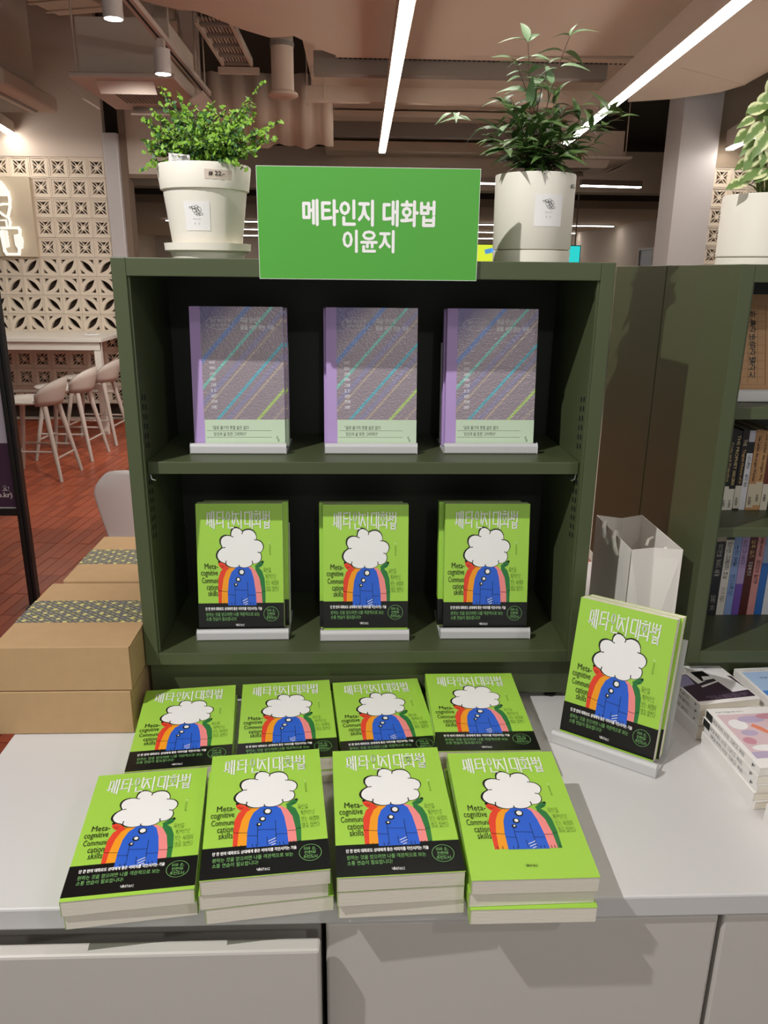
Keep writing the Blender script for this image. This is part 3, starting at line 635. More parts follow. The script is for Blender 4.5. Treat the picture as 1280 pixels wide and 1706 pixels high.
# ------------------------------------------------------------------ the green paperback
BW, BH, BT = 0.160, 0.243, 0.023
def title_strokes():
    e = lambda cx, cy, rx, ry: closed(ellipse(cx, cy, rx, ry, 14))
    return [
     (0.00, 0.115, [[(.08, .92), (.08, .25)], [(.45, .92), (.45, .15)], [(.08, .9), (.45, .9)], [(-.08, .3), (.55, .42)], [(.45, .6), (.7, .6)], [(.72, 1), (.72, .06)], [(1, 1), (1, 0)]]),
     (0.155, 0.125, [[(.08, .97), (.08, .28)], [(.08, .95), (.62, .97)], [(.08, .62), (.58, .64)], [(-.05, .28), (.66, .34)], [(.85, 1), (.85, .06)], [(.85, .56), (1.08, .58)]]),
     (0.315, 0.11, [e(.28, .74, .22, .24), [(.9, 1), (.9, .3)], [(.28, .36), (.28, .04), (1, .06)]]),
     (0.435, 0.125, [[(.0, .86), (.66, .88)], [(.34, .88), (.0, .22)], [(.34, .66), (.64, .22)], [(.95, 1), (.95, .02)]]),
     (0.605, 0.125, [[(.55, .95), (.08, .95), (.08, .26), (.55, .26)], [(.72, 1), (.72, .1)], [(.72, .56), (1, .56)], [(1, 1), (1, 0)]]),
     (0.755, 0.125, [[(.22, 1), (.5, 1)], [(.0, .86), (.68, .86)], e(.35, .62, .2, .16), [(.35, .45), (.35, .26)], [(-.06, .24), (.72, .26)], [(.85, 1), (.85, .06)], [(.85, .54), (1.1, .54)]]),
     (0.905, 0.105, [[(.08, 1), (.08, .52)], [(.5, 1), (.5, .52)], [(.08, .76), (.5, .78)], [(.0, .52), (.6, .66)], [(1, 1), (1, .44)], [(.6, .76), (1, .76)], [(.3, .4), (.3, 0)], [(.95, .4), (.95, 0)], [(.3, .2), (.95, .22)], [(.2, .36), (1, .3)], [(.25, 0), (1, .08)]]),
    ]
# cover picture in crop units: x 85..995 across, y 135..1490 down
def U(x, y): return (-BW/2 + (x-85)/910*BW, BH*(1-(y-135)/1355))
def bump_outline(cusps, bul, n=7):
    out = []
    for i, (p, q) in enumerate(zip(cusps, cusps[1:]+cusps[:1])):
        dx, dy = q[0]-p[0], q[1]-p[1]; L = math.hypot(dx, dy); k = bul[i]
        for j in range(n):
            t = j/n; hgt = k*L*math.sin(math.pi*t)**0.65
            out.append((p[0]+dx*t+dy/L*hgt, p[1]+dy*t-dx/L*hgt))
    return out
CL = [(452, 478), (572, 432), (716, 520), (752, 655), (672, 768), (528, 795), (388, 765), (362, 600)]
BL_ = [0.50, 0.37, 0.37, 0.35, 0.19, 0.19, 0.44, 0.44]
CZ = 0.00012
def cover_print_mesh():
    mb = MB(); K, Wh, Rd, Or, Bl, Pk, Gn, Dg = range(8)
    def P(pts, z, m): mb.tess([U(*p) for p in pts], z, m)
    def ST(pts, w, z, m): stroke(mb, [U(*p) for p in pts], w*BW/910, z, m)
    z = CZ
    # five figures side by side
    P([(300, 1215), (298, 1050), (303, 930), (330, 850), (372, 812), (440, 808), (440, 1215)], z, Rd)
    P([(700, 1215), (700, 808), (735, 815), (770, 850), (795, 930), (803, 1050), (800, 1215)], z, Gn)
    P([(332, 1215), (338, 1060), (358, 930), (390, 850), (440, 805), (520, 800), (520, 1215)], z*2, Or)
    P([(600, 1215), (600, 800), (660, 808), (705, 850), (742, 930), (762, 1060), (768, 1215)], z*2, Pk)
    P([(400, 1220), (402, 1060), (416, 940), (445, 860), (500, 805), (560, 795), (620, 805), (655, 840), (680, 930), (697, 1060), (706, 1220)], z*3, Bl)
    P([(305, 745), (325, 738), (350, 760), (400, 785), (412, 815), (380, 835), (340, 825), (312, 790)], z*3, Rd)
    P([(690, 800), (720, 775), (760, 745), (782, 742), (790, 762), (775, 792), (740, 815), (712, 818)], z*3, Gn)
    P(ellipse(316, 750, 12, 12, 10), z*4, K); P(ellipse(778, 752, 13, 12, 10), z*4, K)
    for pts in ([(330, 790), (352, 806), (365, 796)], [(736, 790), (752, 796), (765, 782)], [(296, 1058), (404, 1072)], [(400, 1100), (480, 1108)], [(480, 1050), (612, 1058)], [(478, 1010), (480, 1205)], [(612, 965), (616, 1205)], [(618, 1108), (700, 1110)], [(700, 1082), (766, 1084)], [(766, 1068), (802, 1066)], [(548, 1130), (550, 1205)], [(516, 830), (548, 845)]):
        ST(pts, 4, z*5, K)
    ST([(560, 1172), (612, 1146)], 6, z*5, Wh); ST([(566, 1196), (616, 1172)], 6, z*5, Wh); ST([(582, 1212), (610, 1200)], 6, z*5, Wh)
    for i, x in enumerate((322, 360, 440, 470, 640, 668, 720, 744, 786)): ST([(x, 1190), (x+3, 1214)], 5, z*5, K)
    # cloud head
    out = bump_outline(CL, BL_)
    cx, cy = 545, 605
    P([(cx+(x-cx)*1.055-5, cy+(y-cy)*1.05-5) for x, y in out], z*6, K)
    P(out, z*7, Wh)
    for (x, y), (ex, ey) in zip(CL, [(26, 8), (-6, 26), (-24, -6), (-26, -8), (-4, -32), (0, -14), (4, -32), (30, -4)]): ST([(x, y), (x+ex*.8, y+ey*.8)], 9, z*8, K)
    for x, y, r in ((552, 862, 29), (514, 940, 22), (488, 994, 15)):
        P(ellipse(x, y, r+5, r+5, 18), z*6, K); P(ellipse(x+2, y-2, r-7, r-6, 18), z*7, Wh)
    # title
    for x0, w, sts in title_strokes():
        for s in sts: ST([(200+(x0+px*w)*652, 398-py*182) for px, py in s], 12.5, z*9, Wh)
    tx = lambda s, x0, y0, x1, y1, m, b=0.0: text(mb, s, *U(x0, y1), *U(x1, y0), z*9, m, b)
    for s, x0, y, x1 in (('Meta-', 163, 765, 302), ('cognitive', 122, 835, 300), ('Communi', 130, 916, 300), ('cation', 178, 990, 298), ('skills', 192, 1055, 296)):
        tx(s, x0, y, x1, y+(80 if s == 'cognitive' else 60), K)
    for s, x0, y, x1 in (('자신을', 786, 815, 868), ('객관적으로', 800, 885, 918), ('보는 사람이', 806, 950, 946), ('말을 잘한다', 812, 1016, 948)):
        tx(s, x0, y, x1, y+52, Dg)
    for i, ch in enumerate('이윤지지음'): tx(ch, 850, 570+22*i, 868, 588+22*i, Dg)
    P(ellipse(858, 548, 6, 6, 8), z*9, Wh)
    tx('넥서스BIZ', 490, 1362, 580, 1386, K, 0.03)
    return mb.mesh('cover_print', [M_ink, M_white, M_red, M_orange, M_blue, M_pink, M_dgreen, mat('print_olive_text', '24480F', 0.5)])
def band_print_mesh():
    mb = MB(); z = CZ
    tx = lambda s, x0, y0, x1, y1, m, b=0.0: text(mb, s, *U(x0, y1), *U(x1, y0), z, m, b)
    fx = lambda s, x0, y0, x1, y1, m, b=0.0: text(mb, s, *U(x0, y1), *U(x1, y0), z, m, b, None, True)
    fx('단 한 번의 대화로도 상대에게 좋은 이미지를 각인시키는 기술', 160, 1238, 762, 1272, 0, 0.03)
    fx('원하는 것을 얻으려면 나를 객관적으로 보는', 162, 1296, 735, 1336, 1)
    fx('소통 연습이 필요합니다!', 164, 1346, 486, 1386, 1)
    tx('넥서스BIZ', 478, 1420, 570, 1446, 0, 0.04)
    stroke(mb, [U(*p) for p in closed(ellipse(860, 1316, 80, 78, 36))], 0.0006, z, 1)
    tx('이사 손,', 815, 1262, 905, 1290, 1, .02); tx('전현무', 818, 1302, 902, 1332, 1, .02); tx('추천도서', 808, 1342, 912, 1370, 1, .02)
    return mb.mesh('band_print', [M_white, M_lgreen])
BY = U(0, 1195)[1]            # top of the paper band
e = 0.0004
def soft_cover_mesh(w, h, t, m, tip=0.0):
    mb = MB().box(-w/2, 0, t-e, w/2, h, t).box(-w/2, 0.0012, 0, w/2, h, e).box(-w/2, 0, e, -w/2+e, h, t-e)
    return mb.mesh('cover', m)
def page_mesh(w, h, t, m=None):
    return MB().box(-w/2+e, 0.0006, e, w/2-0.0008, h-0.0006, t-e).mesh('page_block', m or M_page)
G_cover = soft_cover_mesh(BW, BH, BT, M_bgreen); G_page = page_mesh(BW, BH, BT)
G_print = cover_print_mesh(); G_bprint = band_print_mesh()
def band_mesh(y0, y1, w, t, m):
    k = 0.0003
    return MB().box(-w/2-k, y0, t, w/2, y1, t+k).box(-w/2-k, y0, -k*0.3, w/2, y1, 0).box(-w/2-k, y0, 0, -w/2, y1, t).box(w/2, y0, t-e, w/2+k, y1, t+k).mesh('paper_band', m)
G_band = band_mesh(0.001, BY, BW, BT, M_bandk)
G_band_up = band_mesh(0.006, BY+0.005, BW, BT, M_bandk)
sp = MB(); Ms = Matrix(((0, 0, -1, -BW/2-0.0001), (-1, 0, 0, 0), (0, 1, 0, 0), (0, 0, 0, 1)))
text(sp, '메타인지 대화법', -0.19, 0.007, -0.08, 0.016, 0.0002, 0, 0.02, Ms)
G_spine = sp.mesh('spine_print', M_white)
def green_book(label, loc, rot, front=True, band=True, group='copies of the green paperback', bandoff=0):
    t = thing('paperback_book', label, 'book', loc, rot, group)
    c = put('cover', G_cover, t); put('page_block', G_page, t)
    if front:
        put('cover_print', G_print, c, (0, 0, BT)); put('spine_print', G_spine, c)
    if band:
        b = put('paper_band', G_band_up if bandoff else G_band, t)
        if front: put('band_print', G_bprint, b, (0, 0.005 if bandoff else 0, BT+0.0003))
    return t

# ---- stacks lying on the counter: (front-left, front-right pixel of the top cover), count, tilt of the top book, band
STK = [('front', (97, 1503), (325, 1480), 2, 1.0, True, 'leftmost of the front row', 0.006),
       ('front', (330, 1468), (553, 1447), 3, 2.2, True, 'second from left in the front row', 0),
       ('front', (557, 1462), (780, 1450), 3, 3.4, True, 'third from left in the front row', 0),
       ('front', (783, 1466), (1003, 1460), 3, 3.2, False, 'rightmost of the front row', 0),
       ('back', (205, 1287), (388, 1272), 2, 0, True, 'leftmost of the back row', 0),
       ('back', (393, 1272), (566, 1260), 2, 0, True, 'second from left in the back row', 0),
       ('back', (567, 1268), (742, 1256), 2, 0, True, 'third from left in the back row', 0),
       ('back', (728, 1252), (904, 1250), 3, 0, True, 'rightmost and highest of the back row', 0)]
rnd = random.Random(5)
for row, pl, pr, n, tilt, band, where, bo in STK:
    zt = n*(BT+0.0004)
    A, B = onZ(*pl, zt), onZ(*pr, zt); mid = (A+B)/2; ang = math.atan2(B.y-A.y, B.x-A.x)
    for k in range(n):
        top = k == n-1
        tl = tilt if top else (tilt*0.45 if k == n-2 else 0)
        jx, jy, ja = (0, 0, 0) if top else (rnd.uniform(-.003, .004), rnd.uniform(0.0, .006), rnd.uniform(-.02, .02))
        if top: lab = ('bandless green paperback, top of the stack ' if not band else 'black-banded green paperback, top of the stack ')+where
        else: lab = 'green paperback, %s of the stack %s' % ('bottom' if k == 0 else 'middle', where)
        green_book(lab, (mid.x+jx, mid.y+jy, k*(BT+0.0004)+0.0002), (R_(tl), 0, ang+ja), top, band and (top or row == 'back'), 'green paperbacks stacked on the counter', bo if top else 0)

# ---- book easels
def easel_mesh(w, d=0.075, lip=0.020, hb=0.2, lean=9):
    """bent sheet: front lip, base, sloping back; origin front centre on the surface, facing -Y"""
    mb = MB(); th = 0.0016; l = math.tan(R_(lean))
    pr = [(0.003, 0), (0, 0.001), (0, lip-0.004), (0.004, lip), (0.010, lip), (0.012, lip-0.003), (0.013, 0.006), (d*0.55, 0.004)]
    # box-section lip
    n = len(pr)
    for x0, x1 in ((-w/2, w/2),):
        vs = [(x0, y, z) for y, z in pr]+[(x1, y, z) for y, z in pr]
        mb.add(vs, [(i, i+1, n+i+1, n+i) for i in range(n-1)] + [tuple(range(n)), tuple(range(n, 2*n))[::-1]])
    return mb
def easel(label, loc, rz, w, hb, lean, group, lip=0.020, nb=0.03):
    t = thing('book_easel', label, 'book stand', loc, (0, 0, rz), group)
    easel_mesh(w, lip=lip).build('lip', M_steel, t, bevel=0.0012)
    MB().box(-w/2, 0.012, 0.0, w/2, 0.13, 0.002).build('base_plate', M_steel, t)
    l = math.tan(R_(lean)); y0 = 0.018+nb
    MB().add([(-w*0.5, y0, 0.002), (w*0.5, y0, 0.002), (w*0.5, y0+hb*l, hb), (-w*0.5, y0+hb*l, hb)], [(0, 1, 2, 3)]).build('back_plate', M_steel, t).modifiers.new('s', 'SOLIDIFY').thickness = 0.0016
    return t
LOW = [(-0.23, 0.049, 0.172), (0.0, 0.042, 0.168), (0.2295, 0.047, 0.172)]
for i, (cx, cy, w) in enumerate(LOW):
    nm = ('left', 'middle', 'right')[i]; zz = 0.1114
    easel('light grey metal easel on the lower shelf, %s one of three' % nm, (cx, cy, zz), (0.012, 0, -0.01)[i], w, 0.2, 9, 'easels on the lower shelf', nb=0.054)
    nb_ = (1, 2, 2)[i]
    green_book('green paperback with black band on the lower shelf, %s easel, foremost' % nm, (cx+(-0.004, 0.002, 0.002)[i], cy+0.017+BT*0.985-0.0, zz+0.010), (R_(90-9), 0, (0.012, 0.0, -0.012)[i]), True, True, 'green paperbacks on the lower shelf', i == 1)
    dx = (0.004, -0.006, -0.007)[i]
    green_book('green paperback standing behind the foremost one on the %s lower easel' % nm, (cx+dx, cy+0.017+BT*0.985+(BT+.0012)*math.cos(R_(9)), zz+0.0100-(BT+.0012)*math.sin(R_(9))), (R_(90-9), 0, (0.012, 0.0, -0.012)[i]), False, True, 'green paperbacks on the lower shelf')
# easel on the counter to the right
A, B = onZ(917, 1237, 0), onZ(1092, 1298, 0); az = math.atan2(B.y-A.y, B.x-A.x); mid = (A+B)/2
easel('light grey metal easel on the counter in front of the white paper bag', mid, az, (B-A).length, 0.2, 12, None, 0.023, 0.054)
nrm = Vector((-math.sin(az), math.cos(az), 0)); tv = Vector((math.cos(az), math.sin(az), 0))
for k in range(2):
    p = mid + nrm*(0.0165+BT+k*(BT+.001)*math.cos(R_(12))) + tv*(-0.001+0.004*k)
    green_book('green paperback with black band standing on the counter easel, %s' % ('in front' if k == 0 else 'hidden behind another copy'), (p.x, p.y, 0.010-k*(BT+.001)*math.sin(R_(12))), (R_(90-12), 0, az), k == 0, True, 'green paperbacks on the counter easel', k == 0)

# ------------------------------------------------------------------ the purple hardcover with holographic face
PW, PH, PT = 0.163, 0.247, 0.020
def foil_mat():
    m = bpy.data.materials.new('holographic_foil'); m.use_nodes = True; nt = m.node_tree; N = nt.nodes; L = nt.links; b = N['Principled BSDF']
    tc = N.new('ShaderNodeTexCoord'); sx = N.new('ShaderNodeSeparateXYZ'); L.new(tc.outputs['Object'], sx.inputs[0])
    def math_(op, a, bb=None):
        n = N.new('ShaderNodeMath'); n.operation = op
        for i, x in enumerate((a, bb)):
            if x is None: continue
            if isinstance(x, (int, float)): n.inputs[i].default_value = x
            else: L.new(x, n.inputs[i])
        return n.outputs[0]
    # distance across the diagonal bars: bars climb to the right
    q = math_('ADD', math_('MULTIPLY', sx.outputs[0], -1.12), sx.outputs[1])
    s = math_('DIVIDE', math_('ADD', q, 0.13), 0.42)
    cr = N.new('ShaderNodeValToRGB'); L.new(s, cr.inputs[0]); cr.color_ramp.interpolation = 'LINEAR'
    bars = [(0.263, .008, (.55, .45, .36)), (0.338, .013, (.55, .80, .18)), (0.453, .010, (.62, .50, .38)), (0.480, .022, (.33, .32, .50)), (0.531, .013, (.10, .55, .68)), (0.634, .010, (.62, .50, .38)), (0.662, .025, (.32, .31, .50)), (0.730, .012, (.22, .70, .60)), (0.84, .022, (.18, .30, .62))]
    base = (0.37, 0.31, 0.345, 1); el = cr.color_ramp.elements
    el[0].position = 0; el[0].color = base; el[1].position = 1.0; el[1].color = (0.17, 0.15, 0.27, 1)
    for p, w, c in bars:
        for pp, cc in ((p-w, base), (p, (*c, 1)), (p+w, base)):
            k = el.new(min(.999, max(.001, pp))); k.color = cc
    L.new(cr.outputs[0], b.inputs['Base Color'])
    b.inputs['Metallic'].default_value = 0.4; b.inputs['Roughness'].default_value = 0.3
    b.inputs['Thin Film Thickness'].default_value = 420; b.inputs['Thin Film IOR'].default_value = 1.5
    n = N.new('ShaderNodeTexNoise'); n.inputs['Scale'].default_value = 320; L.new(tc.outputs['Object'], n.inputs['Vector'])
    bp = N.new('ShaderNodeBump'); bp.inputs['Strength'].default_value = 0.9; bp.inputs['Distance'].default_value = 0.001; L.new(n.outputs[0], bp.inputs['Height']); L.new(bp.outputs[0], b.inputs['Normal'])
    return m
M_foil = foil_mat()
M_lav = mat('lavender_cloth', 'B79AD0', 0.6, var=0.03, vscale=30)
M_mint = mat('mint_band', 'C9DCBF', 0.5)
def PU(x, y): return (-PW/2 + (x-98)/1025*PW, PH*(1-(y-80)/1430))
P_case = MB().box(-PW/2, 0, PT-.0016, PW/2, PH, PT).box(-PW/2, 0, 0, PW/2, PH, .0016).box(-PW/2, 0, .0016, -PW/2+.0016, PH, PT-.0016).mesh('hard_case', M_lav)
P_page = page_mesh(PW-0.004, PH-0.006, PT-0.0024)
xs = PU(216, 0)[0]
P_foil = MB().box(xs, PU(0, 1225)[1], PT, PW/2, PH, PT+0.0002).mesh('foil_panel', M_foil)
P_band = MB().box(xs+0.001, 0, PT, PW/2+0.0004, PU(0, 1222)[1], PT+0.0003).box(PW/2, 0, 0, PW/2+.0004, PU(0, 1222)[1], PT+.0003).mesh('paper_band', M_mint)
mb = MB(); tx = lambda s, x0, y0, x1, y1, m, b=0.0: text(mb, s, *PU(x0, y1), *PU(x1, y0), PT+0.0005, m, b)
text(mb, '지금 당신이', *PU(655, 238), *PU(872, 188), PT+.0005, 0, .02, None, True); text(mb, '글을 써야 하는 이유', *PU(655, 308), *PU(1024, 258), PT+.0005, 0, .02, None, True)
stroke(mb, [PU(*p) for p in closed(ellipse(430, 243, 152, 62, 36))], 0.0004, PT+.0005, 0)
tx('평범한 우리가 발견한', 325, 205, 548, 235, 0); tx('글쓰기의 위대한 힘', 335, 252, 540, 280, 0)
for i, s in enumerate(('이윤지', '정명지', '김은정', '이재영', '고정애', '강 은', '김영희', '우미애', '정혜진')): tx(s, 296+1.2*i, 622+57*i, 362+1.2*i, 650+57*i, 0, .03)
P_print = mb.mesh('cover_print', mat('silver_print', 'F4F2F6', 0.4))
mb = MB()
text(mb, '"글로 옮기지 못할 삶은 없다', *PU(305, 1325), *PU(715, 1285), PT+.0005, 0, 0, None, True); text(mb, '당신의 삶 또한 그러하다"', *PU(320, 1392), *PU(685, 1352), PT+.0005, 0, 0, None, True)
for y in (1336, 1406): stroke(mb, [PU(242, y), PU(970, y)], 0.0004, PT+.0005, 0)
tx('꿈', 1020, 1395, 1045, 1422, 0); tx('틈', 1035, 1424, 1060, 1450, 0)
P_bprint = mb.mesh('band_print', M_ink)
def purple_book(label, loc, rot, front=True, foil=True):
    t = thing('hardcover_book', label, 'book', loc, rot, 'lavender hardcover books on the upper shelf')
    c = put('hard_case', P_case, t); put('page_block', P_page, t, (0.001, 0.003, 0.0012)); put('foil_panel', P_foil, c); pb_ = put('paper_band', P_band, t)
    if front: put('cover_print', P_print, c); put('band_print', P_bprint, pb_)
UPS = [(-0.2275, 0.084, 0.172), (0.011, 0.086, 0.168), (0.2295, 0.090, 0.172)]
for i, (cx, cy, w) in enumerate(UPS):
    nm = ('left', 'middle', 'right')[i]; zz = 0.4633; ln = 6
    easel('light grey metal easel on the upper shelf, %s one of three' % nm, (cx, cy, zz), 0, w, 0.19, ln, 'easels on the upper shelf', 0.0185, nb=0.062)
    rz = (0.02, -0.004, -0.004)[i]
    purple_book('lavender hardcover with holographic stripes on the upper shelf, %s easel, foremost' % nm, (cx+(0.001, 0.001, -0.001)[i], cy+0.016+PT, zz+0.0075), (R_(90-ln), 0, rz))
    purple_book('lavender hardcover standing behind the foremost one on the %s upper easel' % nm, (cx+(0.006, -0.004, -0.004)[i], cy+0.016+PT+(PT+.0012)*math.cos(R_(ln)), zz+0.0075-(PT+.0012)*math.sin(R_(ln))), (R_(90-ln), 0, rz), False)

# ------------------------------------------------------------------ kraft boxes
def band_pattern():
    m = bpy.data.materials.new('woven_pattern_tape'); m.use_nodes = True; nt = m.node_tree; N = nt.nodes; L = nt.links; b = N['Principled BSDF']; b.inputs['Roughness'].default_value = 0.6
    tc = N.new('ShaderNodeTexCoord'); mp = N.new('ShaderNodeMapping'); mp.inputs['Rotation'].default_value = (0, 0, R_(38)); L.new(tc.outputs['Object'], mp.inputs[0])
    br = N.new('ShaderNodeTexBrick'); br.inputs['Scale'].default_value = 34; br.inputs['Mortar Size'].default_value = 0.06
    br.inputs['Color1'].default_value = (*lin('A7A060'), 1); br.inputs['Color2'].default_value = (*lin('8A887C'), 1); br.inputs['Mortar'].default_value = (*lin('5C5C62'), 1)
    br.inputs['Bias'].default_value = 0.0; br.offset = 0.5; L.new(mp.outputs[0], br.inputs[0])
    ck = N.new('ShaderNodeTexVoronoi'); ck.inputs['Scale'].default_value = 48; ck.inputs['Randomness'].default_value = 0.0; L.new(mp.outputs[0], ck.inputs['Vector'])
    lt = N.new('ShaderNodeMath'); lt.operation = 'LESS_THAN'; lt.inputs[1].default_value = 0.2; L.new(ck.outputs['Distance'], lt.inputs[0])
    mx = N.new('ShaderNodeMix'); mx.data_type = 'RGBA'; L.new(lt.outputs[0], mx.inputs[0]); L.new(br.outputs[0], mx.inputs[6]); mx.inputs[7].default_value = (*lin('D6CC82'), 1)
    L.new(mx.outputs[2], b.inputs['Base Color']); return m
M_tape = band_pattern()
def carton(label, x0, x1, y0, y1, z0, z1, by0=None, by1=None):
    t = thing('cardboard_box', label, 'box', ((x0+x1)/2, y0, z0), group='flat kraft mailer boxes')
    w = (x1-x0)/2; d = y1-y0; h = z1-z0
    MB().box(-w+0.002, 0.003, 0, w-0.002, d, h-0.002).build('tray', M_kraft, t, bevel=0.0015)
    lid = MB().box(-w, 0.003, h-0.002, w, d, h).build('lid', M_kraft, t, bevel=0.001)
    MB().box(-w+0.002, 0, 0.001, w-0.0015, 0.003, h).build('front_flap', M_kraft, t, bevel=0.0012)
    MB().box(w-0.002, 0.004, 0.004, w-0.0008, d, h-0.004).build('side_flap', M_kraft, t)
    MB().box(w-0.0026, 0.0015, 0.002, w-0.0012, 0.004, h-0.002).build('slit', M_kraft_in, t)
    if by0 is not None:
        MB().box(-w-0.0003, by0-y0, h-0.012, w+0.0003, by1-y0, h+0.0004).build('patterned_tape', M_tape, t)
        t['label'] = label
carton('lower front kraft box on the counter left of the bookshelf', -0.66, -0.405, -0.085, 0.205, 0.0002, 0.083)
carton('upper front kraft box with woven-pattern tape, beside the bookshelf', -0.633, -0.4015, -0.083, 0.2, 0.0835, 0.167, 0.015, 0.112)
carton('lower rear kraft box beneath the rear taped box', -0.64, -0.41, 0.214, 0.5, 0.0002, 0.083)
carton('upper rear kraft box with woven-pattern tape, farthest from the viewer', -0.618, -0.408, 0.212, 0.492, 0.0835, 0.167, 0.309, 0.4)

# ------------------------------------------------------------------ white paper bag
t = thing('paper_bag', 'white paper shopping bag with twisted rope handles between the bookshelves', 'bag', (0.521, 0.10, 0.0003))
bw, bd, bh = 0.047, 0.104, 0.31
# closed walls with a gusset crease on the narrow faces (rim drawn in at the crease)
def wall(pts): return MB().add(pts, [(0, 1, 2, 3)] if len(pts) == 4 else [tuple(range(len(pts)))])
def solid(mb, name, parent, m, th=0.0012):
    o = mb.build(name, m, parent); s = o.modifiers.new('s', 'SOLIDIFY'); s.thickness = th; s.offset = -1; return o
M_bag = mat('bag_white_paper', 'E4DFD8', 0.55)
solid(wall([(-bw, -bd, 0), (-bw, bd, 0), (-bw, bd, bh), (-bw, -bd, bh)][::-1]), 'side_panel', t, M_bag)
solid(wall([(bw, -bd, 0), (bw, bd, 0), (bw, bd, bh), (bw, -bd, bh)]), 'side_panel', t, M_bag)
for s in (-1, 1):
    c = s*(bd-0.016)
    g = MB().add([(-bw, s*bd, 0), (0, s*bd, 0), (bw, s*bd, 0), (bw, s*bd, bh), (0, c, bh-0.002), (-bw, s*bd, bh), (0, s*(bd-.001), 0.09)], [(0, 1, 6, 4, 5), (1, 2, 3, 4, 6)] if s < 0 else [(5, 4, 6, 1, 0), (6, 4, 3, 2, 1)])
    solid(g, 'gusset_panel', t, M_bag)
MB().box(-bw, -bd, 0, bw, bd, 0.0015).build('bottom', M_bag, t)
M_rope = mat('twisted_rope', 'E6E2DA', 0.8, bump=0.8, bscale=500)
for sx in (-1, 1):
    P = []
    for k in range(15):
        a = math.pi*k/14; P.append((sx*(bw+0.002+0.010*math.sin(a)) if sx < 0 else bw-0.002-0.010*math.sin(a), -0.045+0.09*(k/14), bh-0.02+(0.012 if sx < 0 else -0.03)*math.sin(a)))
    if sx < 0:
        for y0 in (-0.032, 0.028):      # the two loose ends curl out of the eyelets
            MB().tube([(-bw-0.001, y0-0.008, bh-0.032), (-bw-0.008, y0-0.010, bh-0.018), (-bw-0.009, y0-0.002, bh-0.003), (-bw-0.004, y0+0.010, bh+0.006), (-bw+0.003, y0+0.02, bh+0.002), (-bw+0.006, y0+0.024, bh-0.012)], 0.0042, 8).build('rope_handle', M_rope, t)
    else:
        for y0 in (-0.035, 0.03): MB().tube([(bw-0.001, y0, bh-0.022), (bw-0.012, y0-0.004, bh-0.026), (bw-0.022, y0-0.02, bh-0.034)], 0.0028, 8).build('rope_handle', M_rope, t)

# ------------------------------------------------------------------ pots and plants
def sticker_patch(mb, cx, cy, r0, r1, z0, z1, a0, a1, off=0.0005, n=8, m=0):
    """a paper label wrapped on a pot, angles in degrees (270 faces the viewer)"""
    vs = []
    for i in range(n+1):
        a = R_(a0+(a1-a0)*i/n)
        for r, z in ((r0, z0), (r1, z1)): vs.append((cx+(r+off)*math.cos(a), cy+(r+off)*math.sin(a), z))
    mb.add(vs, [(2*i, 2*i+2, 2*i+3, 2*i+1) for i in range(n)], m)
def wrap(mb, draw, rz, amid, zmid, off=0.001):
    """draw flat (x right, y up) then bend it onto the pot of radius rz(z)"""
    k = MB(); draw(k)
    for i, (x, y, z) in enumerate(k.v):
        r = rz(zmid+y)+off; a = R_(amid)+x/r; k.v[i] = (r*math.cos(a), r*math.sin(a), zmid+y)
    mb.join(k)
def peony(k):       # line drawing of a flower, shop lines below
    r = random.Random(2)
    for cx, cy, rx, ry, n in ((0.001, 0.009, .0035, .003, 9), (0.003, 0.006, .0032, .0026, 9), (-0.003, 0.0075, .0034, .0028, 9), (0.0005, 0.0125, .003, .0025, 9), (0.0055, 0.0095, .0028, .0034, 9), (-0.0045, 0.0115, .003, .0022, 9), (0.007, 0.002, .004, .0017, 9), (-0.001, 0.003, .0022, .0022, 9), (0.003, 0.001, .003, .0015, 9), (-0.0085, 0.0115, .003, .0012, 9)):
        a = r.uniform(0, 3); stroke(k, closed([(cx+rx*math.cos(2*math.pi*i/n)*math.cos(a*.2)-ry*math.sin(2*math.pi*i/n)*math.sin(a*.2), cy+ry*math.sin(2*math.pi*i/n)) for i in range(n)]), 0.00045, 0)
    text(k, 'flower shop', -0.006, -0.0062, 0.0065, -0.0048, 0); text(k, '010 0000', -0.005, -0.0090, 0.0055, -0.0078, 0) if False else None
    text(k, '작', -0.0045, -0.0142, -0.0022, -0.0112, 0); text(k, '단', 0.0022, -0.0142, 0.0045, -0.0112, 0)
def pot_labels(t, rz, amid, zmid, half, price, pa, pz, pr_back):
    mb = MB(); n = 8; hw = half
    da = math.degrees(hw/rz(zmid)); sticker_patch(mb, 0, 0, rz(zmid-hw*1.1), rz(zmid+hw*1.1), zmid-hw*1.1, zmid+hw*1.1, amid-da, amid+da)
    st = mb.build('logo_sticker', M_paper, t, smooth=True)
    mb = MB(); wrap(mb, peony, rz, amid, zmid); mb.build('sticker_print', M_ink, st)
    if pr_back:
        mb = MB(); da = math.degrees(0.0205/rz(pz)); sticker_patch(mb, 0, 0, rz(pz-.008), rz(pz+.008), pz-.007, pz+.007, pa-da, pa+da, 0.0004)
        ps = mb.build('price_sticker', mat('masking_tape', 'DCC3B2', 0.7), t, smooth=True)
    mb = MB(); wrap(mb, lambda k: text(k, price, -0.0125, -0.003, 0.0125, 0.004, 0, 0, 0.03), rz, pa-2, pz); mb.build('price_writing', M_ink, t)
